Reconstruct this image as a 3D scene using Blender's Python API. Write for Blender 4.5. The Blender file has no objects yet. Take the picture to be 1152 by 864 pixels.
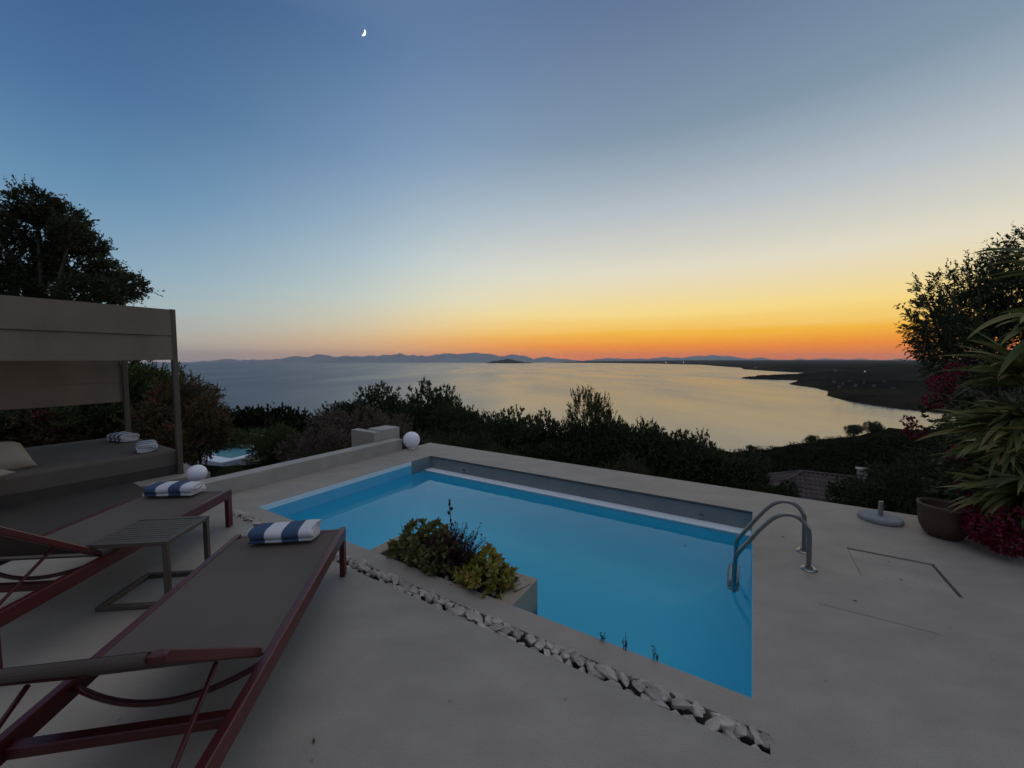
import bpy, math, random
import numpy as np
from mathutils import Vector, Matrix
R = math.radians
random.seed(7)
scene = bpy.context.scene
COL = scene.collection

# ------------------------------------------------------------------ frame of reference
H = 1.55                                  # eye height above the terrace
FOC, TILT = 438.0 / 1152.0 * 36.0, R(3.5)
A0 = R(-31.68)                            # the pool is turned by this much
UX, UY = math.cos(A0), math.sin(A0)
OX, OY = 1.061, 1.723                     # near right corner of the pool


def W(s, t, z=0.0):
    """pool frame (s along the pool, t across it) to world"""
    return (OX + s * UX - t * UY, OY + s * UY + t * UX, z)


def lin(c):
    return tuple((v / 255 / 12.92) if v / 255 <= 0.04045 else ((v / 255 + 0.055) / 1.055) ** 2.4 for v in c)


# ------------------------------------------------------------------ materials
def nodes(m):
    m.use_nodes = True
    return m.node_tree.nodes, m.node_tree.links


def mat(name, col, rough=0.6, col2=None, nscale=6.0, bump=0.0, bscale=40.0, metal=0.0, spec=0.5, detail=6.0, contrast=(0.35, 0.65)):
    m = bpy.data.materials.new(name)
    n, l = nodes(m)
    b = n['Principled BSDF']
    b.inputs['Base Color'].default_value = (*col, 1)
    b.inputs['Roughness'].default_value = rough
    b.inputs['Metallic'].default_value = metal
    b.inputs['Specular IOR Level'].default_value = spec
    tc = n.new('ShaderNodeTexCoord')
    if col2:
        t = n.new('ShaderNodeTexNoise'); t.inputs['Scale'].default_value = nscale; t.inputs['Detail'].default_value = detail
        t.inputs['Roughness'].default_value = 0.62
        l.new(tc.outputs['Object'], t.inputs['Vector'])
        mr = n.new('ShaderNodeMapRange'); mr.inputs['From Min'].default_value = contrast[0]; mr.inputs['From Max'].default_value = contrast[1]
        l.new(t.outputs['Fac'], mr.inputs['Value'])
        mx = n.new('ShaderNodeMix'); mx.data_type = 'RGBA'
        mx.inputs['A'].default_value = (*col, 1); mx.inputs['B'].default_value = (*col2, 1)
        l.new(mr.outputs['Result'], mx.inputs['Factor'])
        l.new(mx.outputs['Result'], b.inputs['Base Color'])
    if bump:
        t2 = n.new('ShaderNodeTexNoise'); t2.inputs['Scale'].default_value = bscale; t2.inputs['Detail'].default_value = 5
        l.new(tc.outputs['Object'], t2.inputs['Vector'])
        bp = n.new('ShaderNodeBump'); bp.inputs['Strength'].default_value = bump; bp.inputs['Distance'].default_value = 0.02
        l.new(t2.outputs['Fac'], bp.inputs['Height'])
        l.new(bp.outputs['Normal'], b.inputs['Normal'])
    return m


def leafmat(name, cols, rough=0.55, trans=0.15, spec=0.18):
    m = bpy.data.materials.new(name)
    n, l = nodes(m)
    b = n['Principled BSDF']
    g = n.new('ShaderNodeNewGeometry')
    r = n.new('ShaderNodeValToRGB')
    e = r.color_ramp.elements
    while len(e) < len(cols):
        e.new(0.5)
    for i, c in enumerate(cols):
        e[i].position = i / max(1, len(cols) - 1); e[i].color = (*c, 1)
    l.new(g.outputs['Random Per Island'], r.inputs['Fac'])
    l.new(r.outputs['Color'], b.inputs['Base Color'])
    b.inputs['Roughness'].default_value = rough; b.inputs['Specular IOR Level'].default_value = spec
    if trans:
        tr = n.new('ShaderNodeBsdfTranslucent'); l.new(r.outputs['Color'], tr.inputs['Color'])
        mx = n.new('ShaderNodeMixShader'); mx.inputs['Fac'].default_value = trans
        l.new(b.outputs['BSDF'], mx.inputs[1]); l.new(tr.outputs['BSDF'], mx.inputs[2])
        l.new(mx.outputs['Shader'], n['Material Output'].inputs['Surface'])
    return m


def emit(name, col, s):
    m = bpy.data.materials.new(name)
    n, l = nodes(m)
    n.remove(n['Principled BSDF'])
    e = n.new('ShaderNodeEmission'); e.inputs['Color'].default_value = (*col, 1); e.inputs['Strength'].default_value = s
    l.new(e.outputs['Emission'], n['Material Output'].inputs['Surface'])
    return m


def concrete():
    m = bpy.data.materials.new('poured concrete')
    n, l = nodes(m); b = n['Principled BSDF']
    tc = n.new('ShaderNodeTexCoord')
    def noise(sc, det, ro=0.6):
        t = n.new('ShaderNodeTexNoise'); t.inputs['Scale'].default_value = sc; t.inputs['Detail'].default_value = det; t.inputs['Roughness'].default_value = ro
        l.new(tc.outputs['Object'], t.inputs['Vector']); return t
    big, mid, fine = noise(0.55, 5), noise(3.5, 7, 0.7), noise(55, 4)
    r = n.new('ShaderNodeValToRGB'); e = r.color_ramp.elements
    e[0].position = 0.24; e[0].color = (0.285, 0.238, 0.195, 1); e[1].position = 0.80; e[1].color = (0.405, 0.348, 0.288, 1)
    mix = n.new('ShaderNodeMix'); mix.data_type = 'FLOAT'; mix.inputs['Factor'].default_value = 0.5
    l.new(big.outputs['Fac'], mix.inputs['A']); l.new(mid.outputs['Fac'], mix.inputs['B'])
    l.new(mix.outputs['Result'], r.inputs['Fac'])
    # trowel streaks and small dark stains
    mp = n.new('ShaderNodeMapping'); mp.inputs['Scale'].default_value = (1.6, 3.2, 1); mp.inputs['Rotation'].default_value = (0, 0, R(25))
    l.new(tc.outputs['Object'], mp.inputs['Vector'])
    st = n.new('ShaderNodeTexNoise'); st.inputs['Scale'].default_value = 1.6; st.inputs['Detail'].default_value = 4
    l.new(mp.outputs['Vector'], st.inputs['Vector'])
    sr = n.new('ShaderNodeMapRange'); sr.inputs['From Min'].default_value = 0.35; sr.inputs['From Max'].default_value = 0.7
    sr.inputs['To Min'].default_value = 0.92; sr.inputs['To Max'].default_value = 1.06
    l.new(st.outputs['Fac'], sr.inputs['Value'])
    vo = n.new('ShaderNodeTexVoronoi'); vo.inputs['Scale'].default_value = 5.5; l.new(tc.outputs['Object'], vo.inputs['Vector'])
    vr = n.new('ShaderNodeMapRange'); vr.inputs['From Min'].default_value = 0.02; vr.inputs['From Max'].default_value = 0.07
    vr.inputs['To Min'].default_value = 0.68; vr.inputs['To Max'].default_value = 1.0
    l.new(vo.outputs['Distance'], vr.inputs['Value'])
    gr = noise(140, 3, 0.7); gm = n.new('ShaderNodeMapRange'); gm.inputs['From Min'].default_value = .3; gm.inputs['From Max'].default_value = .7; gm.inputs['To Min'].default_value = .86; gm.inputs['To Max'].default_value = 1.12; l.new(gr.outputs['Fac'], gm.inputs['Value'])
    mu = n.new('ShaderNodeMath'); mu.operation = 'MULTIPLY'; l.new(sr.outputs['Result'], mu.inputs[0]); l.new(vr.outputs['Result'], mu.inputs[1])
    mm = n.new('ShaderNodeMix'); mm.data_type = 'RGBA'; mm.blend_type = 'MULTIPLY'; mm.inputs['Factor'].default_value = 1
    m3 = n.new('ShaderNodeMath'); m3.operation = 'MULTIPLY'; l.new(mu.outputs['Value'], m3.inputs[0]); l.new(gm.outputs['Result'], m3.inputs[1])
    l.new(r.outputs['Color'], mm.inputs['A']); l.new(m3.outputs['Value'], mm.inputs['B'])
    l.new(mm.outputs['Result'], b.inputs['Base Color'])
    b.inputs['Roughness'].default_value = 0.62
    b.inputs['Specular IOR Level'].default_value = 0.35
    bp = n.new('ShaderNodeBump'); bp.inputs['Strength'].default_value = 0.12; bp.inputs['Distance'].default_value = 0.01
    ad = n.new('ShaderNodeMath'); l.new(fine.outputs['Fac'], ad.inputs[0]); l.new(mid.outputs['Fac'], ad.inputs[1])
    l.new(ad.outputs['Value'], bp.inputs['Height']); l.new(bp.outputs['Normal'], b.inputs['Normal'])
    return m


def stripes(name, axis, pitch, duty, ca, cb, phase=0.0):
    m = bpy.data.materials.new(name)
    n, l = nodes(m); b = n['Principled BSDF']
    tc = n.new('ShaderNodeTexCoord'); sp = n.new('ShaderNodeSeparateXYZ'); l.new(tc.outputs['Object'], sp.inputs['Vector'])
    a = n.new('ShaderNodeMath'); a.operation = 'MULTIPLY_ADD'; a.inputs[1].default_value = 1 / pitch; a.inputs[2].default_value = phase
    l.new(sp.outputs[axis], a.inputs[0])
    f = n.new('ShaderNodeMath'); f.operation = 'FRACT'; l.new(a.outputs['Value'], f.inputs[0])
    g = n.new('ShaderNodeMath'); g.operation = 'LESS_THAN'; g.inputs[1].default_value = duty; l.new(f.outputs['Value'], g.inputs[0])
    no = n.new('ShaderNodeTexNoise'); no.inputs['Scale'].default_value = 60; l.new(tc.outputs['Object'], no.inputs['Vector'])
    mx = n.new('ShaderNodeMix'); mx.data_type = 'RGBA'; mx.inputs['A'].default_value = (*ca, 1); mx.inputs['B'].default_value = (*cb, 1)
    l.new(g.outputs['Value'], mx.inputs['Factor']); l.new(mx.outputs['Result'], b.inputs['Base Color'])
    b.inputs['Roughness'].default_value = 0.95; b.inputs['Specular IOR Level'].default_value = 0.1
    bp = n.new('ShaderNodeBump'); bp.inputs['Strength'].default_value = 0.6; bp.inputs['Distance'].default_value = 0.006
    n2 = n.new('ShaderNodeTexNoise'); n2.inputs['Scale'].default_value = 180; n2.inputs['Detail'].default_value = 3; l.new(tc.outputs['Object'], n2.inputs['Vector'])
    l.new(n2.outputs['Fac'], bp.inputs['Height']); l.new(bp.outputs['Normal'], b.inputs['Normal'])
    return m


def weave(name, ca, cb, scale):
    m = mat(name, ca, 0.85, cb, 2.0, spec=0.2)
    n, l = nodes(m)
    tc = [x for x in n if x.type == 'TEX_COORD'][0]
    w = n.new('ShaderNodeTexNoise'); w.inputs['Scale'].default_value = scale; w.inputs['Detail'].default_value = 2
    l.new(tc.outputs['Object'], w.inputs['Vector'])
    bp = n.new('ShaderNodeBump'); bp.inputs['Strength'].default_value = 0.35; bp.inputs['Distance'].default_value = 0.004
    l.new(w.outputs['Fac'], bp.inputs['Height']); l.new(bp.outputs['Normal'], n['Principled BSDF'].inputs['Normal'])
    return m


M = {}
M['concrete'] = concrete()
M['wallplaster'] = mat('parapet plaster', (0.34, 0.30, 0.265), 0.75, (0.41, 0.365, 0.32), 4, 0.15, 30)
M['planterwall'] = mat('sunset tinted trough plaster', (0.30, 0.225, 0.165), 0.75, (0.37, 0.285, 0.215), 4, 0.15, 30)  # sunset glow on the end wall is put into this plaster colour
M['edge_dark'] = mat('dark gap and shade line', (0.10, 0.095, 0.09), 0.9, (0.06, 0.06, 0.06), 8)
M['grayplaster'] = mat('grey pool render', (0.185, 0.20, 0.205), 0.6, (0.225, 0.24, 0.24), 3, 0.08, 40)
M['white_tile'] = mat('white pool edge', (0.86, 0.89, 0.92), 0.45, (0.78, 0.83, 0.87), 7)
M['liner'] = mat('blue pool lining', (0.09, 0.76, 0.97), 0.5, (0.105, 0.78, 0.97), 1.4)
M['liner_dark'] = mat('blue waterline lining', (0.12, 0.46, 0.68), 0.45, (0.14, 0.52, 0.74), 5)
M['taupe_sling'] = weave('taupe sling', (0.112, 0.089, 0.074), (0.132, 0.106, 0.089), 400)
M['back_sling'] = weave('brown back sling', (0.075, 0.058, 0.047), (0.092, 0.072, 0.058), 400)
M['red'] = mat('maroon powder coat', (0.075, 0.010, 0.012), 0.38, (0.092, 0.013, 0.014), 5, 0.05, 120)
M['taupe_metal'] = mat('taupe powder coat', (0.082, 0.062, 0.047), 0.5, (0.10, 0.077, 0.058), 8, 0.04, 120)
M['canopy'] = weave('taupe canopy cloth', (0.205, 0.157, 0.122), (0.245, 0.187, 0.147), 260)
M['seam'] = mat('dark seam thread', (0.05, 0.036, 0.028), 0.9, (0.06, 0.045, 0.035), 20)
M['mattress'] = weave('taupe mattress cloth', (0.130, 0.104, 0.083), (0.152, 0.123, 0.099), 300)
M['daybase'] = mat('brown daybed base', (0.05, 0.039, 0.030), 0.75, (0.062, 0.049, 0.038), 5)
M['pillow'] = weave('sand linen', (0.31, 0.25, 0.195), (0.37, 0.30, 0.235), 220)
M['towel'] = stripes('blue and white terry stripes', 'X', 0.205, 0.5, (0.66, 0.63, 0.65), (0.065, 0.100, 0.175), 0.957)
M['towel_thin'] = stripes('narrow blue stripes on white terry', 'X', 0.105, 0.42, (0.56, 0.54, 0.54), (0.06, 0.088, 0.16), 0.15)
M['globe'] = mat('white opal plastic', (0.90, 0.87, 0.93), 0.35, (0.87, 0.84, 0.90), 3)
M['steel'] = mat('brushed stainless steel', (0.27, 0.265, 0.26), 0.2, metal=1.0)
M['pipe'] = mat('dull galvanised tube', (0.33, 0.32, 0.30), 0.55, metal=0.6, col2=(0.25, 0.24, 0.22), nscale=30)
M['castconc'] = mat('cast concrete', (0.20, 0.215, 0.235), 0.8, (0.27, 0.285, 0.305), 14, 0.4, 60)
M['pot'] = mat('brown terracotta', (0.065, 0.030, 0.022), 0.6, (0.09, 0.042, 0.030), 5, 0.12, 30)
M['dry_leaf'] = mat('dry leaf', (0.06, 0.035, 0.02), 0.8, (0.10, 0.06, 0.03), 30)
M['dark_line'] = mat('filled saw cut', (0.23, 0.195, 0.16), 0.9, (0.29, 0.245, 0.20), 9)
M['soil'] = mat('dark soil', (0.045, 0.033, 0.024), 0.95, (0.09, 0.07, 0.05), 20, 0.7, 40)
M['stone'] = mat('pale rubble stone', (0.30, 0.245, 0.205), 0.85, (0.52, 0.455, 0.40), 7, 0.35, 35)
nn, ll = M['stone'].node_tree.nodes, M['stone'].node_tree.links
oi = nn.new('ShaderNodeObjectInfo'); om = nn.new('ShaderNodeMapRange'); om.inputs['To Min'].default_value = .8; om.inputs['To Max'].default_value = 1.35
ll.new(oi.outputs['Random'], om.inputs['Value']); ox = nn.new('ShaderNodeMix'); ox.data_type = 'RGBA'; ox.blend_type = 'MULTIPLY'; ox.inputs['Factor'].default_value = 1
pb_ = nn['Principled BSDF']; ll.new(pb_.inputs['Base Color'].links[0].from_socket, ox.inputs['A']); ll.new(om.outputs['Result'], ox.inputs['B']); ll.new(ox.outputs['Result'], pb_.inputs['Base Color'])
M['bark'] = mat('bark', (0.06, 0.045, 0.035), 0.9, (0.10, 0.08, 0.06), 9, 0.6, 30)
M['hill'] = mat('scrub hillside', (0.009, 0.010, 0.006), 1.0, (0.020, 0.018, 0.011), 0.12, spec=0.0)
M['gardensoil'] = mat('garden earth', (0.06, 0.045, 0.032), 0.95, (0.10, 0.08, 0.06), 3, 0.6, 20)
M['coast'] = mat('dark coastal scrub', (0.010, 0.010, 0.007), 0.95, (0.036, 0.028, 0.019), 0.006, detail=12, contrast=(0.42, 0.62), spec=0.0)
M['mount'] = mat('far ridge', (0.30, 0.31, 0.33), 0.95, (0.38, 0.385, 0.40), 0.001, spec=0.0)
M['roof'] = mat('weathered clay tile', (0.060, 0.043, 0.038), 0.9, (0.115, 0.086, 0.075), 1.3, 0.2, 12)
M['house'] = mat('ochre house wall', (0.36, 0.27, 0.19), 0.85, (0.42, 0.33, 0.24), 2)
M['house_pale'] = mat('pale house wall', (0.30, 0.27, 0.24), 0.85, (0.35, 0.32, 0.28), 0.3)
M['house_far'] = mat('dusky house wall', (0.10, 0.088, 0.076), 0.9, (0.13, 0.115, 0.10), 0.3, spec=0.1)
M['glass_dark'] = mat('dark pane', (0.02, 0.022, 0.025), 0.1)
M['lampglow'] = emit('lamp glow', (1.0, 0.80, 0.55), 1.3)
M['moon'] = emit('moonlight', (1.0, 0.99, 0.95), 2.2)
# foliage
M['leaf_dark'] = leafmat('dark evergreen leaf', [(0.034, 0.046, 0.020), (0.056, 0.072, 0.030), (0.09, 0.10, 0.043)])
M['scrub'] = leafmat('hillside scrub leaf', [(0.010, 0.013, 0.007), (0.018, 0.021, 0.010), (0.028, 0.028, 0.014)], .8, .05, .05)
M['leaf_oak'] = leafmat('holm oak leaf', [(0.040, 0.046, 0.021), (0.060, 0.066, 0.030), (0.088, 0.084, 0.040)])
M['leaf_green'] = leafmat('mid green leaf', [(0.045, 0.070, 0.020), (0.07, 0.095, 0.028), (0.10, 0.115, 0.035)])
M['leaf_mauve'] = leafmat('dusty pinkish leaf', [(0.13, 0.088, 0.070), (0.20, 0.13, 0.11), (0.10, 0.095, 0.055), (0.27, 0.18, 0.165)])
M['leaf_red'] = leafmat('reddish oleander leaf', [(0.13, 0.06, 0.035), (0.06, 0.075, 0.028), (0.085, 0.095, 0.035), (0.17, 0.075, 0.045), (0.07, 0.08, 0.03), (0.22, 0.06, 0.05)])
M['leaf_olive'] = leafmat('olive green leaf', [(0.045, 0.048, 0.022), (0.075, 0.075, 0.036), (0.10, 0.095, 0.05)])
M['petal_pink'] = leafmat('pink petal', [(0.38, 0.065, 0.085), (0.48, 0.11, 0.12), (0.30, 0.05, 0.06)], trans=0.3)
M['petal_crimson'] = leafmat('crimson bract', [(0.16, 0.012, 0.030), (0.22, 0.022, 0.05), (0.11, 0.010, 0.022), (0.32, 0.05, 0.09)], trans=0.3)
M['leaf_varieg'] = leafmat('pale striped blade', [(0.06, 0.085, 0.026), (0.19, 0.20, 0.065), (0.085, 0.11, 0.035), (0.34, 0.31, 0.12), (0.11, 0.135, 0.04), (0.24, 0.23, 0.08), (0.20, 0.14, 0.06)], 0.45, 0.2)
M['succ_olive'] = leafmat('olive fleshy leaf', [(0.11, 0.14, 0.045), (0.18, 0.19, 0.065), (0.20, 0.18, 0.06), (0.13, 0.165, 0.07), (0.26, 0.13, 0.05)], trans=0.1)
M['succ_gold'] = leafmat('golden fleshy leaf', [(0.22, 0.22, 0.045), (0.34, 0.31, 0.06), (0.36, 0.26, 0.05), (0.25, 0.27, 0.07), (0.38, 0.17, 0.045)], trans=0.1)
M['heath'] = leafmat('dark purple sprig', [(0.060, 0.022, 0.026), (0.085, 0.032, 0.034), (0.045, 0.028, 0.024)], trans=0.1)


# ------------------------------------------------------------------ mesh helpers
class MB:
    def __init__(self):
        self.v, self.f, self.m = [], [], []

    def add(self, vs, fs, mi=0):
        o = len(self.v)
        self.v += [tuple(p) for p in vs]
        self.f += [tuple(i + o for i in q) for q in fs]
        self.m += [mi] * len(fs)

    def box(self, x0, x1, y0, y1, z0, z1, mi=0, mx=None, bev=0.0):
        b = min(bev, 0.49 * min(x1 - x0, y1 - y0, z1 - z0))
        if b <= 0:
            vs = [(x, y, z) for z in (z0, z1) for y in (y0, y1) for x in (x0, x1)]
            fs = [(0, 2, 3, 1), (4, 5, 7, 6), (0, 1, 5, 4), (2, 6, 7, 3), (0, 4, 6, 2), (1, 3, 7, 5)]
        else:                                       # chamfered box
            X, Y, Z = (x0, x1), (y0, y1), (z0, z1)
            idx = {}; vs = []
            for i in (0, 1):
                for j in (0, 1):
                    for k in (0, 1):
                        sx, sy, sz = (1, -1)[i], (1, -1)[j], (1, -1)[k]
                        for ax in range(3):
                            p = [X[i] + sx * b, Y[j] + sy * b, Z[k] + sz * b]
                            p[ax] = (X[i], Y[j], Z[k])[ax]
                            idx[i, j, k, ax] = len(vs); vs.append(tuple(p))
            fs = []
            for ax in range(3):
                u, w = (ax + 1) % 3, (ax + 2) % 3
                for s in (0, 1):
                    q = []
                    for (a, c) in ((0, 0), (1, 0), (1, 1), (0, 1)):
                        k = [0, 0, 0]; k[ax] = s; k[u] = a; k[w] = c
                        q.append(idx[(*k, ax)])
                    fs.append(q if s else q[::-1])
                for a in (0, 1):                    # edge bevels along axis ax
                    for c in (0, 1):
                        k0 = [0, 0, 0]; k1 = [0, 0, 0]
                        k0[u] = k1[u] = a; k0[w] = k1[w] = c; k1[ax] = 1
                        q = [idx[(*k0, u)], idx[(*k1, u)], idx[(*k1, w)], idx[(*k0, w)]]
                        fs.append(q if (a == c) else q[::-1])
            for i in (0, 1):
                for j in (0, 1):
                    for k in (0, 1):
                        q = [idx[i, j, k, 0], idx[i, j, k, 1], idx[i, j, k, 2]]
                        fs.append(q if (i + j + k) % 2 else q[::-1])
        if mx is not None:
            vs = [mx @ Vector(p) for p in vs]
        self.add(vs, fs, mi)

    def bar(self, p, q, w, h, mi=0, bev=0.004, up=(0, 0, 1)):
        """a box of cross-section w (sideways) by h from p to q"""
        p, q = Vector(p), Vector(q); d = q - p; L = d.length; d.normalize()
        upv = Vector(up)
        if abs(d.dot(upv)) > 0.98:
            upv = Vector((0, 1, 0))
        x = d.cross(upv).normalized(); z = x.cross(d).normalized()
        mx = Matrix(((x.x, d.x, z.x, p.x), (x.y, d.y, z.y, p.y), (x.z, d.z, z.z, p.z), (0, 0, 0, 1)))
        self.box(-w / 2, w / 2, 0, L, -h / 2, h / 2, mi, mx, bev)

    def tube(self, pts, r, n=10, mi=0, cap=True):
        pts = [Vector(p) for p in pts]
        rs = r if hasattr(r, '__len__') else [r] * len(pts)
        vs = []; fs = []; prev = None
        for i, p in enumerate(pts):
            d = (pts[min(i + 1, len(pts) - 1)] - pts[max(i - 1, 0)]).normalized()
            if prev is None:
                a = Vector((0, 0, 1)) if abs(d.z) < 0.9 else Vector((1, 0, 0))
                x = d.cross(a).normalized()
            else:
                x = (prev - d * prev.dot(d)).normalized()
            prev = x; y = d.cross(x)
            for k in range(n):
                t = 2 * math.pi * k / n
                vs.append(p + x * rs[i] * math.cos(t) + y * rs[i] * math.sin(t))
        for i in range(len(pts) - 1):
            for k in range(n):
                k2 = (k + 1) % n
                fs.append((i * n + k, i * n + k2, (i + 1) * n + k2, (i + 1) * n + k))
        if cap:
            fs.append(tuple(range(n))[::-1]); fs.append(tuple((len(pts) - 1) * n + k for k in range(n)))
        self.add(vs, fs, mi)

    def lathe(self, prof, n=40, c=(0, 0, 0), mi=0):
        vs = []; fs = []
        for (r, z) in prof:
            for k in range(n):
                t = 2 * math.pi * k / n
                vs.append((c[0] + r * math.cos(t), c[1] + r * math.sin(t), c[2] + z))
        for i in range(len(prof) - 1):
            for k in range(n):
                k2 = (k + 1) % n
                fs.append((i * n + k, i * n + k2, (i + 1) * n + k2, (i + 1) * n + k))
        fs.append(tuple(range(n))[::-1]); fs.append(tuple((len(prof) - 1) * n + k for k in range(n)))
        self.add(vs, fs, mi)

    def mesh(self, name, mats, smooth=False):
        me = bpy.data.meshes.new(name)
        me.from_pydata(self.v, [], self.f)
        for k in (mats if isinstance(mats, (list, tuple)) else [mats]):
            me.materials.append(M[k])
        if any(self.m):
            me.polygons.foreach_set('material_index', self.m)
        if smooth:
            me.polygons.foreach_set('use_smooth', [True] * len(me.polygons))
        me.update()
        return me

    def build(self, name, mats, parent=None, smooth=False, loc=None):
        o = bpy.data.objects.new(name, self.mesh(name, mats, smooth))
        COL.objects.link(o)
        if parent:
            o.parent = parent
        if loc:
            o.location = loc
        return o


def npmesh(name, verts, faces, mats, midx=None, smooth=False):
    """verts (N,3), faces (K,n) numpy arrays"""
    verts = np.asarray(verts, np.float32); faces = np.asarray(faces, np.int32)
    me = bpy.data.meshes.new(name)
    k, n = faces.shape
    me.vertices.add(len(verts)); me.vertices.foreach_set('co', verts.ravel())
    me.loops.add(k * n); me.loops.foreach_set('vertex_index', faces.ravel())
    me.polygons.add(k)
    me.polygons.foreach_set('loop_start', np.arange(0, k * n, n, dtype=np.int32))
    me.polygons.foreach_set('loop_total', np.full(k, n, np.int32))
    for q in (mats if isinstance(mats, (list, tuple)) else [mats]):
        me.materials.append(M[q])
    if midx is not None:
        me.polygons.foreach_set('material_index', np.asarray(midx, np.int32))
    if smooth:
        me.polygons.foreach_set('use_smooth', np.ones(k, bool))
    me.update(calc_edges=True)
    return me


def link(name, me, parent=None, loc=None):
    o = bpy.data.objects.new(name, me); COL.objects.link(o)
    if parent:
        o.parent = parent
    if loc:
        o.location = loc
    return o


def tag(o, label=None, cat=None, group=None, kind=None):
    if label: o['label'] = label
    if cat: o['category'] = cat
    if group: o['group'] = group
    if kind: o['kind'] = kind
    return o


def thing(name, label, cat, loc=(0, 0, 0), rz=0.0, group=None):
    o = bpy.data.objects.new(name, None); COL.objects.link(o)
    o.empty_display_size = 0.2
    o.location = loc; o.rotation_euler = (0, 0, rz)
    return tag(o, label, cat, group)


def copy_tree(o, parent=None):
    c = o.copy(); COL.objects.link(c)
    c.parent = parent
    for ch in [k for k in COL.objects if k.parent == o]:
        copy_tree(ch, c)
    return c


# ------------------------------------------------------------------ camera
cam = bpy.data.cameras.new('camera'); co = bpy.data.objects.new('camera', cam); COL.objects.link(co)
co.location = (0, 0, H); co.rotation_euler = (R(90) - TILT, 0, 0)
cam.sensor_width = 36; cam.lens = FOC; cam.clip_start = 0.05; cam.clip_end = 300000
scene.camera = co


def pix(px, py, z=None, Y=None):
    """where the line of sight through a point of the 1152x864 photograph meets height z or depth Y"""
    u, v = (px - 576) / 438.0, (432 - py) / 438.0
    d = (u, math.cos(TILT) + v * math.sin(TILT), -math.sin(TILT) + v * math.cos(TILT))
    t = (z - H) / d[2] if z is not None else Y / d[1]
    return Vector((d[0] * t, d[1] * t, H + d[2] * t))


# ------------------------------------------------------------------ sky
world = bpy.data.worlds.new('World'); scene.world = world; world.use_nodes = True
n, l = world.node_tree.nodes, world.node_tree.links
bg = n['Background']
tc = n.new('ShaderNodeTexCoord')
sep = n.new('ShaderNodeSeparateXYZ'); l.new(tc.outputs['Generated'], sep.inputs['Vector'])
AZ = R(39.5)


def math_node(op, a, b=None, c=None, clamp=False):
    k = n.new('ShaderNodeMath'); k.operation = op; k.use_clamp = clamp
    for i, x in enumerate((a, b, c)):
        if x is None: continue
        if isinstance(x, (int, float)): k.inputs[i].default_value = x
        else: l.new(x, k.inputs[i])
    return k.outputs['Value']


hx = math_node('MULTIPLY', sep.outputs['X'], math.sin(AZ))
hd = math_node('MULTIPLY_ADD', sep.outputs['Y'], math.cos(AZ), hx)
hl = math_node('SQRT', math_node('SUBTRACT', 1.0001, math_node('MULTIPLY', sep.outputs['Z'], sep.outputs['Z'])))
az = math_node('DIVIDE', hd, hl)
zz = math_node('MAXIMUM', sep.outputs['Z'], 0.0)
# faint level streaks of haze low over the horizon
mpw = n.new('ShaderNodeMapping'); mpw.inputs['Scale'].default_value = (1.6, 1.6, 55); l.new(tc.outputs['Generated'], mpw.inputs['Vector'])
nzw = n.new('ShaderNodeTexNoise'); nzw.inputs['Scale'].default_value = 1.5; nzw.inputs['Detail'].default_value = 5; l.new(mpw.outputs['Vector'], nzw.inputs['Vector'])
amp = math_node('MULTIPLY', math_node('SUBTRACT', nzw.outputs['Fac'], 0.5), math_node('MULTIPLY', zz, 0.42))
fall = n.new('ShaderNodeMapRange'); fall.inputs['From Min'].default_value = .05; fall.inputs['From Max'].default_value = .22; fall.inputs['To Min'].default_value = 1; fall.inputs['To Max'].default_value = 0
l.new(zz, fall.inputs['Value'])
zz = math_node('MAXIMUM', math_node('MULTIPLY_ADD', amp, fall.outputs['Result'], zz), 0.0)
zr = math_node('POWER', zz, 0.5)          # finer steps towards the horizon


def ramp(stops):
    k = n.new('ShaderNodeValToRGB'); e = k.color_ramp.elements
    k.color_ramp.interpolation = 'EASE' if False else 'LINEAR'
    while len(e) < len(stops): e.new(0.5)
    for i, (p, c) in enumerate(stops):
        e[i].position = p ** 0.5; e[i].color = (*lin(c), 1)
    l.new(zr, k.inputs['Fac'])
    return k.outputs['Color']


ZEN = (207, 208, 210)  # overhead sky, out of view, raised above dusk level to light terrace and pool
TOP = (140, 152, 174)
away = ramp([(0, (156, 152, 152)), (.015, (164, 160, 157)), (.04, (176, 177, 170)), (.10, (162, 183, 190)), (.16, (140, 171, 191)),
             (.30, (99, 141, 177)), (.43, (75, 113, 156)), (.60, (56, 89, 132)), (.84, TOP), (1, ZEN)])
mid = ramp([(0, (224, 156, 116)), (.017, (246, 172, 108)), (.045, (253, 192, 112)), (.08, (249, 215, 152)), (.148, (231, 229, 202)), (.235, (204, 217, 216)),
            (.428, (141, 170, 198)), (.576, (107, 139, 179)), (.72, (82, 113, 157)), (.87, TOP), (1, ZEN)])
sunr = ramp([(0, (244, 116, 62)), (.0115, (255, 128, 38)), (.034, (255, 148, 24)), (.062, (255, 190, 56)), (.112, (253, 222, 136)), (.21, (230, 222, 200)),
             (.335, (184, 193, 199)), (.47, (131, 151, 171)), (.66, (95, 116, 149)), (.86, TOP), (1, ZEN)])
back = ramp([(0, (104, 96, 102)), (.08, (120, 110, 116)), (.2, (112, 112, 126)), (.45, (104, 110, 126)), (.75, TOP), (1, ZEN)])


def mixc(a, b, lo, hi):
    mr = n.new('ShaderNodeMapRange'); mr.interpolation_type = 'SMOOTHSTEP'
    mr.inputs['From Min'].default_value = lo; mr.inputs['From Max'].default_value = hi
    l.new(az, mr.inputs['Value'])
    k = n.new('ShaderNodeMix'); k.data_type = 'RGBA'
    l.new(mr.outputs['Result'], k.inputs['Factor']); l.new(a, k.inputs['A']); l.new(b, k.inputs['B'])
    return k.outputs['Result']


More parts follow.
